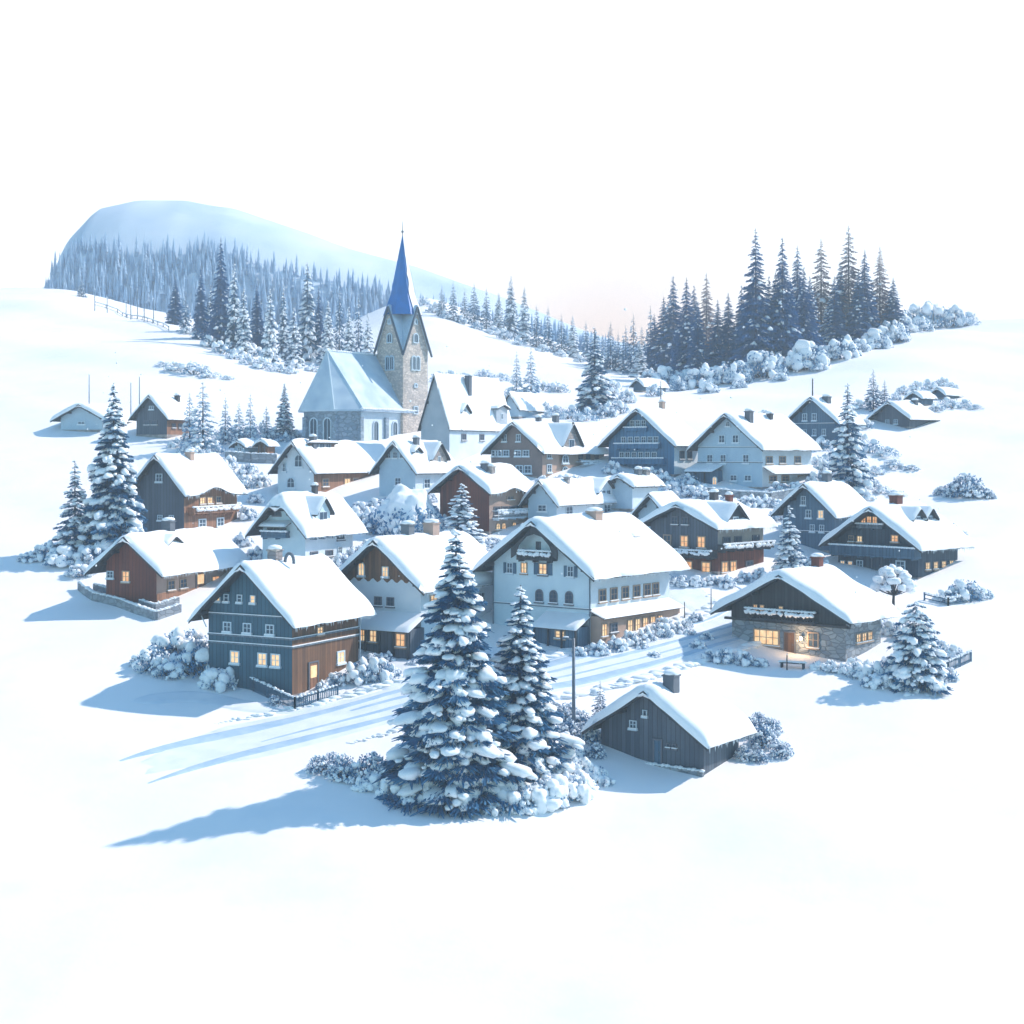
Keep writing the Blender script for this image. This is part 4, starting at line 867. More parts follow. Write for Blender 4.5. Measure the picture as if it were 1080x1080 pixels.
# ================================================================== TREES
def spruce_meshes(name, seed, tiers, rad, snow=1.0, needles=18, dense=12, low=False, power=.85, puff=1.0, nmat=None, smat=None):
    """unit tree: height 1, radius rad; returns mesh datas for trunk, foliage, snow"""
    rng = np.random.default_rng(seed); fo, sn, tr = MB(), MB(), MB()
    tr.tube((0, 0, -.03), (0, 0, .55), .016, .009, 7); tr.tube((0, 0, .55), (0, 0, 1.0), .009, .002, 6)
    for t in range(tiers):
        u = t/(tiers-1); h = .045+.93*u**.92
        R = rad*(1-h)**power*(1+.10*rng.uniform(-1, 1))+.006
        nb = max(5, int(dense*(.45+.55*(1-u))))
        a0 = rng.uniform(0, 6.28)
        for k in range(nb):
            a = a0+6.283*k/nb+rng.uniform(-.25, .25); r = R*rng.uniform(.72, 1.12)
            d = np.array([math.cos(a), math.sin(a), 0]); sd_ = np.array([-d[1], d[0], 0]); up = np.array([0, 0, 1.])
            droop = r*rng.uniform(.28, .5); z0 = h+rng.uniform(-.4, .4)*.9/tiers
            # branch bends down then lifts at the tip
            def P(q): return d*r*q + up*(z0 - droop*(q**1.3) + .22*droop*max(0, q-.7)*3)
            nn = needles*4 if not low else needles
            for _ in range(nn):
                q = rng.uniform(.12, 1.0); wdt = r*(.36*(1-q)+.10)*(1 if q > .3 else q/.3)
                side = rng.uniform(-1, 1); p = P(q)+sd_*side*wdt - up*abs(side)*wdt*.35 - up*rng.uniform(0, .05)*r
                dr = d*rng.uniform(.5, 1.1)+sd_*(side*.8+rng.uniform(-.3, .3))-up*rng.uniform(.0, .75)
                v1 = p+dr*r*(rng.uniform(.07, .17) if not low else rng.uniform(.15, .3))
                w_ = r*(.020 if not low else .05)+.0011
                pr = np.cross(v1-p, rng.normal(size=3)); pr = pr/(np.linalg.norm(pr)+1e-9)*w_
                fo.add([p-pr, p+pr, v1+pr*.3, v1-pr*.3], [(0, 1, 2, 3)])
            nbp = 1 if low else (2 if rng.uniform() < .65 else 1) + (1 if r > rad*.6 else 0)
            for j in range(nbp):
                if rng.uniform() > snow: continue
                q = rng.uniform(.6, .97) if j == 0 else rng.uniform(.3, .8)
                p = P(q)+sd_*rng.uniform(-.2, .2)*r*(j > 0)+up*.006*puff
                tl = P(min(1, q+.1))-P(max(0, q-.1)); tl = tl/(np.linalg.norm(tl)+1e-9); n_ = np.cross(tl, sd_); n_ = -n_ if n_[2] < 0 else n_
                ax = [tl, sd_, n_]
                sz = (.14*r+.007)*puff*rng.uniform(.65, 1.25)*(1-.12*j)
                blob(sn, p, (sz*rng.uniform(1.1, 1.5), sz*rng.uniform(.75, 1.05), sz*rng.uniform(.5, .7)), rng, 1 if low else 2, .22, ax=ax)
                if not low:
                    for _k in range(3):
                        s3 = sz*rng.uniform(.3, .65); o3 = sd_*rng.uniform(-1.3, 1.3)*sz + tl*rng.uniform(-1.5, 1.1)*sz - up*rng.uniform(0.1, .4)*sz
                        blob(sn, p+o3, (s3*1.25, s3, s3*.65), rng, 1, .25, ax=ax)
    out = []
    for nm, mbb, m, smo in (('trunk', tr, bark_m, True), ('foliage', fo, nmat or needle_m, False), ('snow', sn, smat or snow_m, True)):
        o = mbb.build(nm, m, smooth=smo, fix=False); out.append((nm, o.data)); bpy.data.objects.remove(o)
    return out
def shrub_meshes(seed, n=24, leaves=1100, flat=.75, sz=.22, sub=2, airy=0.0, nmat=None):
    rng = np.random.default_rng(seed); fo, sn = MB(), MB(); st = MB()
    for i in range(n):
        a = rng.uniform(0, 6.283); q = math.sqrt(rng.uniform(0, 1)); el = rng.uniform(.12, 1)
        hmax = math.sqrt(max(0, 1-q*q)); x, y, z = q*math.cos(a)*.88, q*math.sin(a)*.88, hmax*el*flat*1.05+.05
        s_ = sz*rng.uniform(.45, 1.15)*(1 if airy == 0 else .75)
        blob(sn, (x, y, z), (s_, s_*rng.uniform(.8, 1.1), s_*rng.uniform(.6, .85)), rng, sub, .2)
        st.tube((x*.1, y*.1, -.1), (x, y, z), .025, .012, 4)
    for i in range(leaves):
        v = rng.normal(size=3); v /= np.linalg.norm(v); v[2] = abs(v[2]); r = rng.uniform(.55, 1.08)
        p = v*r*np.array([1, 1, flat]); q = rng.normal(size=3); q /= np.linalg.norm(q); w_ = np.cross(q, rng.normal(size=3)); w_ /= np.linalg.norm(w_)
        l = rng.uniform(.05, .11); fo.add([p-q*l*.5, p+w_*l*.35, p+q*l, p-w_*l*.35], [(0, 1, 2, 3)])
    # small clusters of snow crumbs on the twig tips
    for i in range(int(n*2.2)):
        v = rng.normal(size=3); v /= np.linalg.norm(v); v[2] = abs(v[2]); p = v*rng.uniform(.85, 1.05)*np.array([1, 1, flat])
        s_ = rng.uniform(.03, .09); blob(sn, p, (s_, s_, s_*.8), rng, 1, .2)
    out = []
    for nm, mbb, m, smo in (('stems', st, bark_m, True), ('foliage', fo, nmat or leaf_m, False), ('snow', sn, snow_m, True)):
        o = mbb.build(nm, m, smooth=smo, fix=False); out.append((nm, o.data)); bpy.data.objects.remove(o)
    return out
def place(name, parts, loc, sc, rz, label, cat, group=None):
    root = empty(name, loc, rz, label=label, cat=cat, group=group); root.scale = sc
    for nm, me in parts:
        o = bpy.data.objects.new(nm, me); COL.objects.link(o); o.parent = root
    return root
R_ = random.Random(11)
def put_spruce(name, protos, px, top, base, rpx, label, group=None, at_=None, rad=.25, cat='spruce', sink=0):
    p = at_ or at(px, base); s_ = F/p.y; H = (base-top)/s_; r = rpx/s_
    pr = protos[R_.randrange(len(protos))] if isinstance(protos, list) and isinstance(protos[0], list) else protos
    k = r/rad
    return place(name, pr, (p.x, p.y, p.z-.15-sink), (k, k, H), R_.uniform(0, 6.28), label, cat, group)
big = spruce_meshes('big', 3, 30, .25, snow=.6, needles=50, dense=18, puff=1.0)
big2 = spruce_meshes('big2', 8, 26, .25, snow=.62, needles=46, dense=17, puff=1.02)
mid = [spruce_meshes('mid', 20+i, 20, .25, snow=.42, needles=24, dense=13, puff=1.1) for i in range(2)]
midsnow = [spruce_meshes('midsnow', 30+i, 18, .25, snow=.62, needles=22, dense=13, puff=1.25) for i in range(2)]
larch = [spruce_meshes('larch', 80+i, 24, .25, snow=.08, needles=18, dense=13, puff=.8, nmat=larch_m) for i in range(2)]
dark = [spruce_meshes('dark', 40+i, 26, .25, snow=.12, needles=26, dense=16, puff=.7, low=False, nmat=mat('deep_blue_needles', (.04, .19, .42), .7, 'noise', 2.5, (.025, .13, .31), .2)) for i in range(3)]
far = [spruce_meshes('far', 50+i, 17, .25, snow=.45, needles=16, dense=10, low=True, puff=1.1) for i in range(3)]
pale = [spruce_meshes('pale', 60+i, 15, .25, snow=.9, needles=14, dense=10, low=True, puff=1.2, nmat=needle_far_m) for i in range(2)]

put_spruce('snowy_spruce', big, 481, 556, 834, 76, 'tallest foreground snow-laden spruce left of the big chalet, in the centre', cat='spruce')
put_spruce('snowy_spruce', big2, 549, 616, 818, 60, 'shorter foreground snow-laden spruce in front of the big chalet, right of the tallest one', cat='spruce')
put_spruce('snowy_spruce', big2, 120, 403, 588, 40, 'tall snow-laden spruce at the left edge beside the long red-brown house')
put_spruce('blue_spruce', mid[0], 79, 485, 588, 26, 'smaller blue spruce behind the tall one at the left edge')
put_spruce('snowy_spruce', mid[1], 894, 403, 520, 27, 'tall snowy spruce between the pale porch house and the field barn, right')
put_spruce('snowy_spruce', midsnow[0], 833, 530, 612, 22, 'snowy spruce between the red and grey chalet and the plain blue house')
put_spruce('snowy_spruce', midsnow[1], 487, 508, 578, 29, 'bushy snowy fir in front of the dark red house', at_=at(487, 578))
put_spruce('blue_spruce', mid[0], 627, 345, 434, 23, 'dark blue spruce standing alone behind the brown hotel')
put_spruce('blue_spruce', mid[1], 300, 403, 462, 13, 'slim blue spruce left of the church apse')
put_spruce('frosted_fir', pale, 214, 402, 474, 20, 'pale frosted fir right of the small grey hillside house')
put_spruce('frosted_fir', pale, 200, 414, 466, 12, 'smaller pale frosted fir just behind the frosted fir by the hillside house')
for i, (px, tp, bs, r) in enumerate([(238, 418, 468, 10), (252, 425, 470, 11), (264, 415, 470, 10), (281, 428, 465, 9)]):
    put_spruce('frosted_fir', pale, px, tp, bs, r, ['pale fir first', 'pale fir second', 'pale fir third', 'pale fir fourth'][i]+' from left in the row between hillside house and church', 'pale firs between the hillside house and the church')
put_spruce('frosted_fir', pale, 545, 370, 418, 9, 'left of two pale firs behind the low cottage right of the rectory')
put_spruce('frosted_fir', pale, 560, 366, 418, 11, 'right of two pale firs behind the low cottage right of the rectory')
put_spruce('young_fir', far[0], 633, 718, 762, 12, 'young fir beside the roof of the plank hut, left of it')
put_spruce('snowy_spruce', far[1], 921, 389, 432, 13, 'small spruce behind the field barn, right')
put_spruce('young_fir', far[2], 933, 400, 434, 9, 'lower small spruce right of the small spruce behind the field barn')
put_spruce('lone_fir', far[1], 86, 294, 313, 6, 'tiny lone fir on the crest of the left hill')
put_spruce('broad_pine', spruce_meshes('broad', 71, 12, .5, snow=.95, needles=34, dense=15, power=.42, puff=1.0), 966, 634, 724, 40, 'broad snow-heaped pine right of the stone cottage', rad=.5, cat='pine')

ORD = ['leftmost', 'second', 'third', 'fourth', 'fifth', 'sixth', 'seventh', 'eighth', 'ninth', 'tenth', 'eleventh', 'twelfth', 'thirteenth', 'fourteenth', 'fifteenth', 'sixteenth', 'seventeenth', 'eighteenth', 'nineteenth', 'twentieth', 'twenty-first', 'twenty-second', 'twenty-third', 'twenty-fourth', 'twenty-fifth', 'twenty-sixth', 'twenty-seventh', 'twenty-eighth', 'twenty-ninth', 'thirtieth']
def ordn(i, n):
    if n == 2: return ['left one', 'right one'][i]
    return ordn_(i, n)
def ordn_(i, n): return 'leftmost' if i == 0 else ('rightmost' if i == n-1 else ORD[i]+' from left')
def wood(lst, what, where, group, name='spruce_tree', cat='spruce'):
    lst = sorted(lst)
    for i, (px, tp, bs, r, pr) in enumerate(lst):
        put_spruce(name, pr, px, tp, bs, r, f'{what}, {ordn(i, len(lst))} {where}', group, cat=cat)
wood([(185, 292, 342, 11, dark), (212, 279, 358, 11, dark), (222, 300, 358, 10, mid), (233, 249, 366, 16, dark), (247, 276, 372, 12, mid), (257, 302, 376, 12, midsnow), (271, 296, 372, 12, dark), (285, 302, 384, 12, midsnow),
      (299, 300, 378, 10, mid), (310, 322, 388, 12, midsnow), (324, 276, 380, 15, mid), (336, 300, 380, 10, dark), (346, 316, 386, 11, midsnow), (358, 302, 384, 10, far), (368, 322, 390, 10, midsnow), (378, 310, 390, 10, far), (388, 328, 394, 10, midsnow), (196, 308, 350, 9, far)],
     'snow-dusted spruce', 'in the wood on the left hill', 'spruces on the left hill')
wood([(466, 300, 334, 7, far), (478, 296, 338, 8, far), (490, 304, 340, 7, far), (500, 296, 343, 9, far), (513, 302, 347, 8, far), (526, 308, 352, 9, midsnow), (539, 290, 357, 11, mid), (553, 302, 362, 10, midsnow), (566, 320, 366, 9, far), (578, 322, 370, 9, far), (592, 330, 374, 9, far), (604, 332, 377, 9, midsnow), (618, 338, 381, 8, far)],
     'hazy spruce', 'in the wood above the snow slope behind the church', 'spruces behind the church')
wood([(675, 362, 398, 13, midsnow), (700, 312, 398, 20, dark), (710, 290, 398, 21, dark), (724, 292, 398, 20, dark), (736, 318, 400, 17, dark), (745, 287, 392, 20, larch), (690, 330, 398, 16, dark), (732, 300, 394, 18, dark), (790, 300, 390, 18, dark), (818, 285, 386, 18, dark), (833, 290, 384, 18, dark), (848, 280, 380, 18, dark), (905, 285, 366, 18, dark), (886, 275, 366, 18, dark), (757, 315, 396, 17, dark), (768, 308, 394, 18, dark), (782, 300, 392, 18, dark), (797, 240, 392, 28, dark), (811, 290, 388, 18, dark), (825, 249, 386, 22, dark), (841, 258, 378, 22, dark),
      (854, 290, 376, 17, dark), (866, 250, 370, 25, larch), (880, 290, 370, 17, dark), (895, 237, 364, 27, larch), (912, 262, 364, 20, dark), (928, 259, 357, 21, larch), (942, 292, 358, 17, dark), (875, 312, 370, 15, midsnow), (901, 308, 362, 15, midsnow)],
     'tall spruce', 'in the wood on the right hill', 'dark spruces on the right hill')

wood([(628, 345, 386, 9, far), (636, 352, 388, 9, pale[:]), (644, 338, 390, 10, far), (652, 350, 391, 9, far), (660, 342, 392, 10, far), (668, 330, 394, 11, far), (677, 344, 394, 10, far), (686, 322, 396, 12, far)],
     'hazy far spruce', 'in the row closing the valley behind the blue house', 'hazy spruces closing the valley')
# ------------------------------------------------------------------ shrubs
shr = [shrub_meshes(100+i, sz=.27, leaves=900) for i in range(3)]
puffy = [shrub_meshes(120+i, n=30, leaves=800, sz=.31, sub=3) for i in range(2)]
airy = [shrub_meshes(130+i, n=46, leaves=1100, sz=.17, airy=1, flat=.9) for i in range(2)]
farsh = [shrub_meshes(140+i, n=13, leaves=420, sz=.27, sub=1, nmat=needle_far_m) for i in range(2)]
dome = shrub_meshes(150, n=46, leaves=2600, sz=.15, flat=.6)
_mb = MB(); _r = np.random.default_rng(3); _v, _f = ICO[3]; _vv = []
_bm = bmesh.new(); bmesh.ops.create_icosphere(_bm, subdivisions=5, radius=1)
for _x in _bm.verts:
    c_ = _x.co.copy(); n1 = mnoise.noise(c_*2.1)*.14+mnoise.noise(c_*5.3)*.06+mnoise.noise(c_*11)*.025
    zz = c_.z*.94 if c_.z > 0 else c_.z*.3
    _x.co = Vector((c_.x*(.80+n1), c_.y*(.80+n1), .12+zz*(.78+n1)))
_me = bpy.data.meshes.new('snow_mound'); _bm.to_mesh(_me); _bm.free(); _me.materials.append(snow_m); _me.polygons.foreach_set('use_smooth', [True]*len(_me.polygons))
dome.append(('snow_mound', _me))
def shrubs(lst, protos, what, where, group, name='snowy_shrub', cat='shrub'):
    lst = sorted(lst); n = len(lst)
    for i, (px, bs, rx, h) in enumerate(lst):
        p = at(px, bs); s_ = F/p.y; r = rx/s_; H = min(h/s_/.85, r*1.35)
        pr = protos[R_.randrange(len(protos))]
        lab = f'{what} {where}' if n == 1 else f'{what}, {ordn(i, n)} {where}'
        place(name, pr, (p.x, p.y, p.z-.1), (r, r*.9, H), R_.uniform(0, 6.28), lab, cat, group if n > 1 else None)
shrubs([(162, 708, 22, 26), (184, 698, 30, 38), (208, 712, 28, 34), (232, 724, 22, 22), (150, 702, 14, 14), (200, 690, 24, 30), (178, 714, 18, 18)], shr+puffy, 'snow-covered shrub', 'in the thicket left of the front left house', 'shrubs left of the front left house')
shrubs([(356, 722, 14, 14), (380, 718, 20, 24), (402, 716, 20, 26), (340, 728, 9, 12), (418, 714, 8, 10)], shr, 'snowy shrub', 'by the right wall of the teal house', 'shrubs right of the teal house')
shrubs([(290, 744, 9, 12), (318, 742, 9, 14)], airy, 'twiggy bush', 'inside the picket fence', 'bushes inside the picket fence')
shrubs([(338, 815, 16, 16), (362, 820, 20, 26), (390, 824, 24, 34), (350, 806, 12, 12)], airy, 'blue twiggy snow-dusted bush', 'left of the tallest foreground spruce', 'twiggy bushes left of the foreground spruces')
shrubs([(420, 826, 24, 26), (432, 838, 22, 26), (462, 846, 24, 28), (492, 848, 22, 26), (520, 848, 24, 30), (548, 850, 24, 30), (578, 846, 28, 34), (606, 840, 22, 30), (538, 826, 26, 34), (568, 820, 32, 42), (596, 812, 26, 34), (608, 824, 22, 30), (505, 832, 22, 30), (470, 828, 24, 26), (555, 802, 26, 34), (590, 795, 20, 28), (618, 834, 14, 18), (448, 850, 12, 10), (534, 856, 12, 10), (500, 856, 9, 8), (590, 852, 12, 10)], puffy, 'shrub heaped with round snow', 'at the foot of the foreground spruces', 'snow-heaped shrubs under the foreground spruces')
shrubs([(598, 762, 16, 22), (612, 770, 16, 24), (622, 782, 14, 20), (580, 758, 16, 20), (628, 798, 12, 16), (600, 780, 16, 22)], airy, 'frosty twiggy bush', 'around the lamp post left of the plank hut', 'bushes around the lamp post')
shrubs([(785, 802, 12, 17), (801, 804, 11, 15), (806, 788, 18, 26), (824, 798, 14, 18), (794, 776, 15, 22), (800, 764, 11, 18), (812, 775, 14, 20)], airy, 'frosty bush', 'at the right wall of the plank hut', 'bushes right of the plank hut')
shrubs([(612, 692, 10, 12), (632, 690, 13, 20), (650, 686, 13, 22), (666, 680, 13, 20), (682, 676, 12, 18), (698, 672, 14, 22), (714, 668, 10, 16), (724, 662, 8, 16)], shr, 'snowy garden shrub', 'along the right wall of the big chalet', 'shrubs along the big chalet')
shrubs([(748, 697, 10, 16), (764, 699, 14, 24), (786, 701, 13, 16), (802, 702, 10, 10)], shr, 'snowy shrub', 'left of the stone cottage door', 'shrubs left of the cottage door')
shrubs([(862, 706, 8, 12), (877, 709, 11, 15), (892, 710, 10, 12), (905, 714, 14, 22), (924, 716, 18, 30), (946, 720, 16, 24), (930, 724, 16, 14), (902, 706, 12, 22), (972, 722, 14, 20), (988, 712, 12, 16)], puffy, 'rounded snow-capped shrub', 'right of the cottage door', 'shrubs right of the cottage door')
shrubs([(872, 616, 8, 10), (884, 620, 10, 10), (898, 622, 9, 9), (1018, 632, 20, 22), (1034, 630, 14, 12), (1000, 634, 16, 12), (925, 640, 14, 12)], shr, 'low snowy shrub', 'around the dark chalet', 'shrubs around the dark chalet')
shrubs([(702, 614, 10, 12), (718, 618, 11, 14), (735, 618, 10, 12), (750, 616, 9, 10), (766, 618, 11, 14), (784, 614, 10, 12), (800, 610, 10, 13), (814, 614, 10, 12), (846, 616, 12, 14)], shr, 'snowy shrub', 'in front of the red and grey chalet', 'shrubs in front of the red and grey chalet')
shrubs([(428, 562, 42, 50)], [dome], 'great dome-shaped snow-buried bush', 'above the timber gable house', None, 'snow_dome_bush', 'bush')
shrubs([(392, 560, 14, 18), (462, 566, 14, 20), (452, 580, 16, 12), (500, 580, 18, 14), (520, 576, 14, 10)], shr, 'blue snowy shrub', 'by the great snow-buried bush', 'shrubs beside the snow-buried bush')
shrubs([(236, 500, 12, 14), (256, 515, 14, 18), (274, 512, 12, 20), (262, 500, 12, 12), (248, 540, 10, 12), (262, 548, 12, 16), (256, 575, 12, 20), (250, 592, 12, 16), (270, 530, 10, 12)], shr, 'snowy bush', 'left of the light blue house', 'bushes left of the light blue house')
shrubs([(50, 590, 16, 26), (68, 596, 22, 20), (98, 596, 20, 26), (140, 590, 16, 24), (155, 580, 14, 20), (30, 592, 12, 10), (85, 608, 16, 14)], shr, 'blue snowy bush', 'under the two spruces on the left edge', 'bushes under the left edge spruces')
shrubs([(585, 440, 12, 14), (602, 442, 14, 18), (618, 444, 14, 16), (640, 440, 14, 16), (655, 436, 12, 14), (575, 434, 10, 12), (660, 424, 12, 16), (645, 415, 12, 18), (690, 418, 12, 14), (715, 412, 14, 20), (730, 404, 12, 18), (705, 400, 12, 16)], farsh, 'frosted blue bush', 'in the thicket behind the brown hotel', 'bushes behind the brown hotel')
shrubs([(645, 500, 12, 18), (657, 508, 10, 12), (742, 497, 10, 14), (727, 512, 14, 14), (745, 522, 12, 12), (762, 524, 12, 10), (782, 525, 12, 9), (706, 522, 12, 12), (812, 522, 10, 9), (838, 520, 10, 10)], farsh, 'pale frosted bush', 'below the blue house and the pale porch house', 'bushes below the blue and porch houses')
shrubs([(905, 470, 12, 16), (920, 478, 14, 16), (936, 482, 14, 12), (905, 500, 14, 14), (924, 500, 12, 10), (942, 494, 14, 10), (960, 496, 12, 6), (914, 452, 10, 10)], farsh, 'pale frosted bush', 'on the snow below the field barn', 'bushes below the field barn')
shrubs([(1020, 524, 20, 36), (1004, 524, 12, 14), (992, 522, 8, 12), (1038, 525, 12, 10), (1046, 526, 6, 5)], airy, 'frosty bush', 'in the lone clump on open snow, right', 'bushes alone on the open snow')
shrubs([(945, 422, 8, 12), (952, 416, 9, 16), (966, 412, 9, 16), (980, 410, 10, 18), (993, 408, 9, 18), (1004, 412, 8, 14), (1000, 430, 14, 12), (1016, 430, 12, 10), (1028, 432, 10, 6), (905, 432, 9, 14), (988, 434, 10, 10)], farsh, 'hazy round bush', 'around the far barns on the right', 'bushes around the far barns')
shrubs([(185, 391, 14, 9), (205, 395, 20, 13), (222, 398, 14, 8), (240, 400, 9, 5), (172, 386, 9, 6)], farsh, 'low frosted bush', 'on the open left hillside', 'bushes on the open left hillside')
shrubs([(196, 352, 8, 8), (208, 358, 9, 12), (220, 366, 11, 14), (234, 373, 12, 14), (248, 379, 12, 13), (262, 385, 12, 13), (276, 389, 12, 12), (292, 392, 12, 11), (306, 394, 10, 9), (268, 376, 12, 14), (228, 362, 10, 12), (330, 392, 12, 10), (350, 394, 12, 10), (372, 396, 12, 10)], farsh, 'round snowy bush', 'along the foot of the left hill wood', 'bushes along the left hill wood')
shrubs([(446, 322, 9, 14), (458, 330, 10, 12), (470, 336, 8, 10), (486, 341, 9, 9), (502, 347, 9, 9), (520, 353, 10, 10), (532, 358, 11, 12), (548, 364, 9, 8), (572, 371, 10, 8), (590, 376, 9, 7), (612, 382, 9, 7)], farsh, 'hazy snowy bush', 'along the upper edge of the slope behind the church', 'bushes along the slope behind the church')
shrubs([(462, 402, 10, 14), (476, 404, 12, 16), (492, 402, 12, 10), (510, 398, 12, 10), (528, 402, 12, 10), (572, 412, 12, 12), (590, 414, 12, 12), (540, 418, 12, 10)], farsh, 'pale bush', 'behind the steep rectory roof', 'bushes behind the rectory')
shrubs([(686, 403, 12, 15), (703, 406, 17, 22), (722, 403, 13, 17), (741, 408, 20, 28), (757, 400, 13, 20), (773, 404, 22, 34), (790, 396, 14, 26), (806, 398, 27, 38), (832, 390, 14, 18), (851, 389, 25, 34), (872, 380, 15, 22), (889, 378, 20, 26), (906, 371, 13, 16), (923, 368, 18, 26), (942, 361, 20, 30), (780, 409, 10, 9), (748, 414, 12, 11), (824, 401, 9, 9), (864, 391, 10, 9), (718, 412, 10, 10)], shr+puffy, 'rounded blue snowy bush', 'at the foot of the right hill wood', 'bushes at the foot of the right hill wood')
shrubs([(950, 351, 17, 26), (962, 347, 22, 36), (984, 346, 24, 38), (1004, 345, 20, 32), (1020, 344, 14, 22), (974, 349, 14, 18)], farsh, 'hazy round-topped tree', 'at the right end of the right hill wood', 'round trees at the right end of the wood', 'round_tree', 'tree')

shrubs([(388, 556, 16, 18), (375, 548, 12, 14), (368, 560, 14, 12), (400, 548, 14, 16), (440, 548, 12, 12)], shr, 'blue snowy bush', 'behind the light blue house roof', 'bushes behind the light blue house')
shrubs([(556, 566, 12, 14), (568, 562, 14, 12), (548, 576, 12, 12), (582, 566, 12, 10)], shr, 'blue snowy bush', 'between dark red house and big chalet roof', 'bushes behind the big chalet roof')
shrubs([(822, 520, 12, 12), (836, 522, 12, 14), (862, 512, 14, 16), (876, 510, 12, 16), (870, 500, 12, 14), (888, 512, 12, 10), (818, 535, 10, 10)], shr, 'blue bush', 'behind the plain blue house roof', 'bushes behind the plain blue house')
shrubs([(676, 520, 10, 12), (700, 512, 12, 14), (714, 520, 12, 16), (728, 524, 12, 14), (742, 528, 12, 12), (757, 532, 12, 10), (772, 534, 12, 10), (790, 534, 12, 12), (806, 534, 12, 12), (690, 505, 12, 12), (820, 548, 12, 12), (834, 556, 10, 12)], shr, 'frosted blue bush', 'uphill of the red and grey chalet', 'bushes uphill of the red and grey chalet')
shrubs([(842, 600, 12, 14), (856, 598, 12, 12), (868, 602, 10, 12), (828, 606, 10, 12), (812, 618, 12, 14), (798, 624, 10, 10)], shr, 'blue bush', 'behind the stone cottage roof', 'bushes behind the stone cottage')
shrubs([(330, 618, 12, 14), (346, 622, 12, 12), (262, 605, 12, 16), (270, 590, 12, 18), (362, 596, 12, 14), (376, 590, 14, 16), (392, 582, 14, 14), (408, 578, 12, 12)], shr, 'blue bush', 'beside the walls of the light blue house', 'bushes beside the light blue house')
shrubs([(210, 484, 12, 16), (222, 488, 12, 14), (198, 478, 12, 12), (240, 494, 12, 14), (228, 478, 12, 18), (186, 472, 10, 12), (212, 470, 12, 16)], farsh, 'pale frosted bush', 'behind the tall grey house roof', 'bushes behind the tall grey house')
shrubs([(275, 458, 12, 16), (262, 462, 12, 14), (288, 464, 12, 14), (300, 466, 12, 10), (248, 462, 12, 16), (235, 464, 12, 14), (312, 462, 8, 10)], farsh, 'pale frosted bush', 'between the sheds and the church apse', 'bushes between the sheds and the church')
shrubs([(428, 498, 10, 14), (440, 494, 12, 16), (452, 498, 10, 14), (418, 496, 8, 10)], farsh, 'pale frosted bush', 'at the foot of the church tower', 'bushes at the foot of the tower')
shrubs([(486, 516, 10, 12), (498, 512, 12, 12), (478, 522, 10, 10), (508, 520, 10, 10), (468, 512, 10, 10)], farsh, 'frosted bush', 'between the rectory and the dark red house', 'bushes below the rectory')
shrubs([(816, 462, 12, 12), (830, 474, 10, 10), (868, 474, 12, 14), (820, 450, 14, 14), (806, 442, 12, 10), (880, 486, 14, 14), (866, 492, 12, 12)], farsh, 'frosted bush', 'around the blue-grey boarded house', 'bushes around the blue-grey house')
shrubs([(905, 505, 12, 12), (918, 514, 12, 12), (930, 520, 12, 10), (945, 524, 12, 8), (915, 528, 10, 10)], farsh, 'frosted bush', 'behind the dark chalet roof', 'bushes behind the dark chalet')
shrubs([(500, 716, 12, 12), (470, 704, 12, 10), (395, 700, 12, 12), (408, 697, 10, 10), (436, 702, 9, 7), (450, 700, 9, 9)], shr, 'low snowy shrub', 'before the lean-to of the timber gable house', 'shrubs before the timber gable house')
shrubs([(345, 540, 12, 14), (362, 545, 12, 12), (380, 540, 12, 12), (398, 536, 12, 12), (412, 532, 10, 14), (330, 536, 10, 10), (422, 540, 10, 10)], shr, 'snowy bush', 'below the attic house side wall', 'bushes below the attic house')
shrubs([(446, 540, 12, 14), (456, 548, 12, 14), (438, 528, 10, 12), (468, 554, 10, 12), (452, 530, 10, 12)], shr, 'snowy bush', 'between the dormer house and dark red house', 'bushes beside the dark red house')
shrubs([(560, 520, 10, 12), (572, 514, 12, 12), (590, 510, 12, 10), (606, 510, 12, 10), (622, 512, 12, 10), (636, 514, 10, 10)], farsh, 'frosted bush', 'below the brown hotel', 'bushes below the brown hotel')
shrubs([(196, 590, 10, 12), (212, 588, 12, 12), (228, 590, 12, 14), (242, 598, 12, 14), (255, 606, 12, 14)], shr, 'blue snowy bush', 'behind the long red-brown house roof', 'bushes behind the long red-brown house')
shrubs([(932, 560, 12, 12), (946, 556, 12, 10), (1000, 560, 12, 10), (985, 556, 12, 10), (1012, 566, 10, 8)], farsh, 'low frosted bush', 'uphill of the dark chalet dormers', 'bushes uphill of the dark chalet')
shrubs([(912, 655, 12, 14), (926, 662, 12, 14), (940, 668, 12, 14), (905, 648, 10, 10), (955, 672, 14, 16), (990, 690, 14, 18), (1005, 694, 12, 14)], shr, 'snowy bush', 'uphill of the stone cottage right wall', 'bushes uphill of the stone cottage')
shrubs([(404, 828, 20, 26), (414, 840, 18, 20), (385, 832, 14, 14)], puffy, 'round snow-topped bush', 'at the left foot of the tallest foreground spruce', 'round bushes left of the tallest spruce')
shrubs([(736, 684, 10, 10), (745, 676, 9, 9), (690, 694, 8, 7)], shr, 'tiny snow tuft bush', 'at the road edge near the stone cottage', 'tufts at the road edge')
shrubs([(560, 786, 16, 24), (578, 778, 14, 22), (600, 798, 18, 26), (628, 822, 14, 18), (640, 828, 9, 9), (552, 858, 14, 12), (520, 858, 12, 12), (486, 856, 14, 14), (430, 848, 14, 14)], puffy, 'round snow heap bush', 'around the shorter foreground spruce', 'round bushes around the shorter foreground spruce')
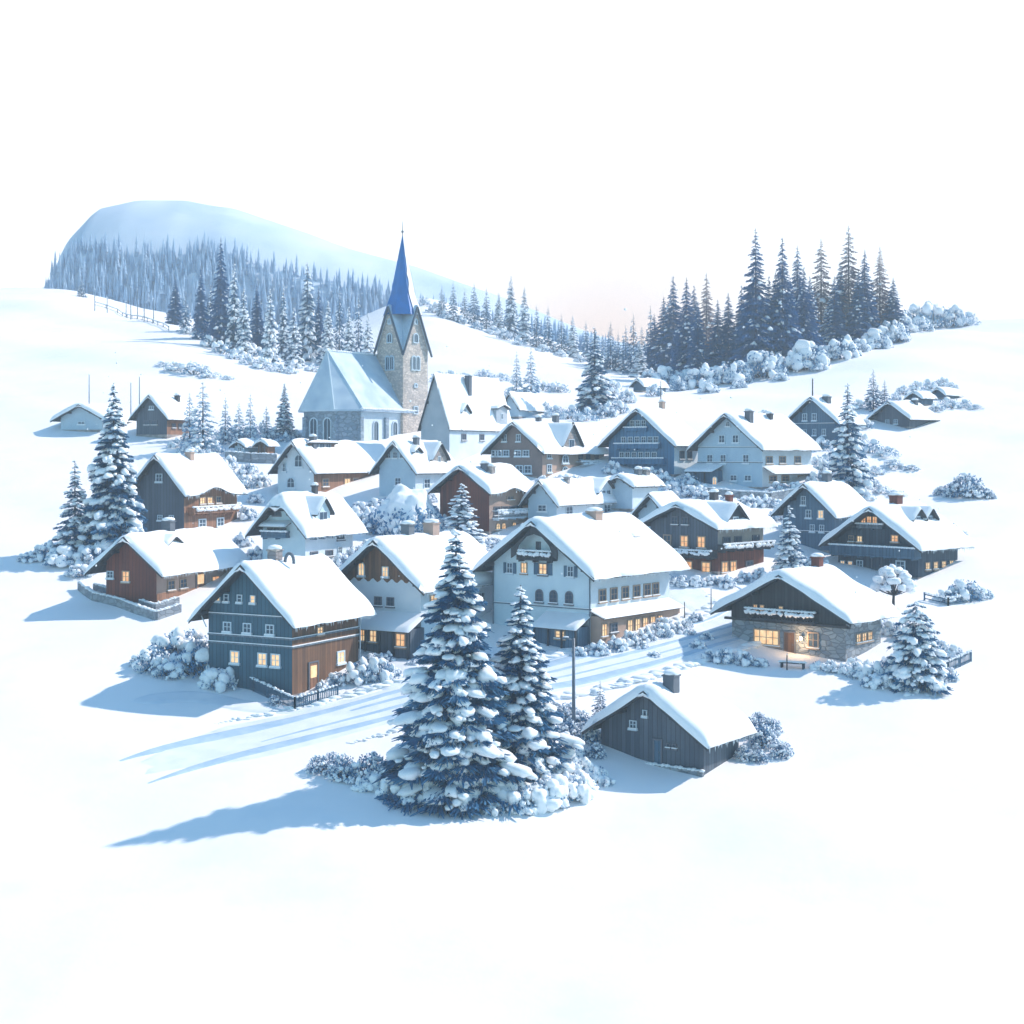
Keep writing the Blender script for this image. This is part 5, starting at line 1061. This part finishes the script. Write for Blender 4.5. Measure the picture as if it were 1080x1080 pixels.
shrubs([(700, 664, 12, 14), (734, 656, 9, 12), (728, 670, 8, 8), (676, 684, 9, 9)], shr, 'small snowy shrub', 'at the far road-side corner of the big chalet', 'shrubs at the far corner of the big chalet')
shrubs([(940, 706, 14, 20), (958, 728, 16, 16), (984, 726, 16, 20), (1000, 716, 12, 14), (918, 724, 12, 12)], shr, 'frosted shrub', 'around the foot of the broad pine', 'shrubs around the broad pine')
# snowy round-crowned little tree with visible limbs beside the cottage
def orchard_tree(px, bs, top, r, label):
    p = at(px, bs); s_ = F/p.y; H = (bs-top)/s_; Rr = r/s_; rng = np.random.default_rng(9)
    root = empty('orchard_tree', (p.x, p.y, p.z-.1), 0, label=label, cat='tree')
    tr, sn, fo = MB(), MB(), MB(); tr.tube((0, 0, -.2), (.05, 0, H*.3), .16, .12, 8)
    for k in range(34):
        a = rng.uniform(0, 6.283); el = rng.uniform(.05, 1); q = math.sqrt(1-el*el*.9); e = Vector((Rr*q*math.cos(a)*.85, Rr*q*math.sin(a)*.85, H*(.38+.52*el)))
        m_ = Vector((e.x*.35, e.y*.35, H*(.3+.15*el))); tr.tube((.05, 0, H*.27), m_, .07, .05, 5); tr.tube(m_, e, .05, .02, 5)
        s1 = rng.uniform(.32, .55); blob(sn, e+Vector((0, 0, .1)), (s1, s1, s1*.75), rng, 2, .25)
        for _ in range(26):
            v = Vector(rng.normal(size=3)); p2 = e+v*.3; u = Vector(rng.normal(size=3)).normalized()*.12; w_ = Vector(rng.normal(size=3)).normalized()*.04
            fo.add([p2-w_, p2+w_, p2+u], [(0, 1, 2)])
    tr.build('trunk', bark_m, root, smooth=True, fix=False); sn.build('snow', snow_m, root, smooth=True, fix=False); fo.build('foliage', leaf_m, root, fix=False)
orchard_tree(942, 640, 596, 22, 'little round-crowned tree with snowy branches between the dark chalet and the cottage')

# distant wood on the mountainside
rng = np.random.default_rng(77); mb = MB(); cnt = 0
for _ in range(7500):
    x = rng.uniform(mxs[1], mxs[-1]); y = rng.uniform(YM-69, YM-3); z = mount_h(x, y)
    t = (y-(YM-70))/67
    if t > .42+.12*mnoise.noise(Vector((x*.02, y*.02, 4))) or rng.uniform() < t*.9: continue
    hh = rng.uniform(5, 11)*(1.15-.9*t); r = hh*.15; n = 6; L_ = 5
    for q in range(L_):
        zb, rr_, zt = q/L_*.92, 1-q/L_*.85, min(1.05, q/L_*.92+.36)
        a0 = rng.uniform(0, 6); vs = [(x+r*rr_*math.cos(a0+6.283*i/n)*rng.uniform(.6, 1.25), y+r*rr_*math.sin(a0+6.283*i/n), z-1+hh*zb) for i in range(n)]+[(x, y, z-1+hh*zt)]
        mb.add(vs, [(i, (i+1) % n, n) for i in range(n)])
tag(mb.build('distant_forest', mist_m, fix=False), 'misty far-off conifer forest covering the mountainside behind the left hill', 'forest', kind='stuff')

# ================================================================== SMALL THINGS
def fence(name, label, pix, h=.8, m=dark_wood, wall=False, step=1.6, snow=True, pk=.17, cat='fence'):
    pts = [at(*p) for p in pix]; o0 = pts[0]
    root = empty(name, o0, label=label, cat=cat)
    pick, sn, rl = MB(), MB(), MB()
    for a, b in zip(pts[:-1], pts[1:]):
        L = (b-a).length; n = max(1, int(L/step)); d = (b-a).normalized(); nr = Vector((-d.y, d.x, 0)).normalized()
        for i in range(n+1):
            q = a.lerp(b, i/n); z = hz(q.x, q.y)-o0.z
            if not wall:
                mb = MB(); mb.box((q.x-o0.x-.07, q.y-o0.y-.07, z-.4), (q.x-o0.x+.07, q.y-o0.y+.07, z+h+.08)); mb.build('post', m, root)
            if i < n:
                q2 = a.lerp(b, (i+1)/n); z2 = hz(q2.x, q2.y)-o0.z
                A, B = Vector((q.x-o0.x, q.y-o0.y, z)), Vector((q2.x-o0.x, q2.y-o0.y, z2))
                def slab(mbb, z0, z1, t):
                    e = nr*t; mbb.add([A-e+Vector((0,0,z0)), B-e+Vector((0,0,z0)), B+e+Vector((0,0,z0)), A+e+Vector((0,0,z0)), A-e+Vector((0,0,z1)), B-e+Vector((0,0,z1)), B+e+Vector((0,0,z1)), A+e+Vector((0,0,z1))],
                              [(0,3,2,1),(4,5,6,7),(0,1,5,4),(1,2,6,5),(2,3,7,6),(3,0,4,7)])
                if wall: slab(rl, -.8, h, .22)
                else:
                    slab(rl, h-.18, h-.08, .035); slab(rl, .15, .24, .035)
                    if pk:
                        k = int((B-A).length/pk)
                        for j in range(k):
                            c = A.lerp(B, (j+.5)/k)+nr*-.05; e = d*.045; f_ = nr*.012
                            pick.add([c-e-f_+Vector((0,0,0)), c+e-f_, c+e+f_, c-e+f_]+[v+Vector((0, 0, h)) for v in (c-e-f_, c+e-f_, c+e+f_, c-e+f_)], [(0,1,5,4),(1,2,6,5),(2,3,7,6),(3,0,4,7),(4,5,6,7)])
                k = max(2, int((B-A).length/.3))
                for j in range(k):
                    c = A.lerp(B, (j+.5)/k); t_ = .26 if wall else .14; blob(sn, c+Vector((0, 0, h+.03)), (t_*1.1, t_*1.1, .11+.05*math.sin(j*2.1+i)), rng, 1, .2)
    rl.build('masonry' if wall else 'rail', m, root)
    if pick.n: pick.build('picket_panel', m, root)
    if snow: sn.build('snow', snow_m, root, smooth=True, fix=False)
    return root
fence('picket_fence', 'snow-topped picket fence around the corner of the dark teal house', [(240, 715), (268, 730), (311, 751), (335, 744), (356, 736)], h=1.0, m=slate_w)
fence('paling_fence', 'short snowy paling fence beyond the broad pine, far right', [(975, 718), (1000, 710), (1024, 698)], h=.9, m=slate_w)
fence('terrace_wall', 'low stone terrace wall with snow before the long red-brown house', [(84, 622), (100, 634), (126, 640), (165, 655), (190, 646)], h=.75, m=bstone_m, wall=True, cat='wall')
fence('terrace_wall', 'second higher stone terrace wall closer to the long red-brown house gable', [(100, 622), (126, 630), (163, 644), (188, 636)], h=.55, m=bstone_m, wall=True, cat='wall')
fence('retaining_wall', 'pale stone wall carrying the two small sheds', [(238, 486), (265, 488), (292, 489)], h=1.2, m=bstone_m, wall=True, cat='wall')
fence('retaining_wall', 'stone garden wall in front of the pale porch house', [(748, 524), (780, 528), (812, 530), (845, 524), (858, 520)], h=1.1, m=bstone_m, wall=True, cat='wall')
fence('field_fence', 'thin field fence up the left hillside under the crest', [(100, 322), (124, 330), (150, 338), (178, 349)], h=1.0, m=slate_w, pk=0, step=4)
fence('rail_fence', 'dark rail fence beside the rounded shrubs right of the dark chalet', [(975, 634), (1000, 640), (1024, 636)], h=.7, m=slate_w, pk=0)
def pole(name, label, px, tp, bs, r=.07, group=None, m=None, arm=False, cat='pole'):
    p = at(px, bs); H = (bs-tp)*p.y/F; root = empty(name, p, label=label, cat=cat, group=group)
    mb = MB(); mb.tube((0, 0, -.5), (0, 0, H), r*1.2, r*.8, 8); mb.build('post', m or bark_m, root, smooth=True)
    if arm:
        mb = MB(); mb.tube((0, 0, H-.15), (-.45, 0, H), .05, .045, 6); mb.build('arm', metal_m, root)
        mb = MB(); mb.box((-.85, -.13, H-.05), (-.35, .13, H+.07)); hd = mb.build('lamp_head', metal_m, root); mb = MB(); blob(mb, (-.6, 0, H+.1), (.27, .15, .07), rng, 1, .1); mb.build('snow_cap', snow_m, hd)
        mb = MB(); mb.tube((0, 0, -.3), (0, 0, .9), r*1.9, r*1.8, 8); mb.build('base_collar', metal_m, root)
    else:
        mb = MB(); blob(mb, (0, 0, H), (r*1.4, r*1.4, r*1.2), rng, 1, .1); mb.build('snow_cap', snow_m, root)
pole('street_lamp', 'tall grey street lamp with short arm between the foreground spruces and the plank hut', 605, 674, 776, .13, m=metal_m, arm=True, cat='street lamp')
hp = [(100, 305, 328), (113, 314, 330), (133, 318, 335), (138, 303, 337), (145, 305, 336), (152, 296, 339), (162, 315, 341)]
for i, (a_, b_, c_) in enumerate(hp): pole('hill_pole', f'thin pole on the left hillside, {ordn(i, len(hp))} in its row', a_, b_, c_, .10, 'poles on the left hillside', slate_w)
for i, (a_, b_, c_) in enumerate([(94, 395, 432), (138, 404, 444), (147, 398, 436)]): pole('hill_pole', ['thin pole behind the pale barn far left', 'thin pole just left of the small grey hillside house', 'thin pole rising behind the small grey hillside house roof'][i], a_, b_, c_, .07, 'poles near the pale barn', slate_w)
pole('utility_pole', 'thin pole behind the bright blue house roof', 697, 402, 440, .08); pole('utility_pole', 'pole rising behind the blue-grey boarded house', 857, 399, 440, .12)
pole('road_marker', 'thin snow marker post at the village lane by the flower chalet shrubs', 750, 621, 645, .05); pole('road_marker', 'thin snow marker post near the big chalet end shrubs', 722, 636, 655, .05)
pole('road_marker', 'snow marker post in front of the stone cottage steps', 830, 692, 708, .06)
# bench and steps before the cottage
p = at(836, 706); root = empty('garden_bench', p, -math.radians(25), label='snow-covered wooden bench in front of the stone cottage door', cat='bench')
for nm, bx, m_ in (('seat', ((-1.1, -.25, .38), (1.1, .25, .46)), dark_wood), ('leg', ((-1.0, -.2, -.3), (-.85, .2, .38)), dark_wood), ('leg', ((.85, -.2, -.3), (1.0, .2, .38)), dark_wood)):
    mb = MB(); mb.box(*bx); mb.build(nm, m_, root)
mb = MB()
for i in range(8): blob(mb, (-1+i*.285, 0, .5), (.25, .28, .11), rng, 1, .15)
mb.build('snow', snow_m, root, smooth=True, fix=False)

# falling snow in the air over the village
rng = np.random.default_rng(4); mb = MB()
for _ in range(260):
    y = rng.uniform(110, 240); px, py = rng.uniform(90, 1000), rng.uniform(320, 640); x, z = (px-CX0)/F*y, (HOR-py)/F*y
    if z < hz(x, y)+1: continue
    r = rng.uniform(.03, .09)*(1 if rng.uniform() < .9 else 1.8); blob(mb, (x, y, z), (r, r, r), rng, 1, .1)
tag(mb.build('falling_snow', snow_m, smooth=True, fix=False), 'scattered snowflakes falling over the village', 'snowfall', kind='stuff')

# winter haze
if HAZE:
    mb = MB(); mb.box((-598, -148, float(HT.min())-2), (598, 798, 150)); hz_o = mb.build('haze', [], None)
    m = bpy.data.materials.new('haze'); m.use_nodes = True; t = m.node_tree; t.nodes.clear()
    v = N(t, 'ShaderNodeVolumePrincipled'); v.inputs['Color'].default_value = (.76, .90, 1, 1); v.inputs['Density'].default_value = HAZE; v.inputs['Anisotropy'].default_value = 0
    o = N(t, 'ShaderNodeOutputMaterial'); t.links.new(v.outputs[0], o.inputs['Volume']); hz_o.data.materials.append(m); tag(hz_o, kind='stuff')
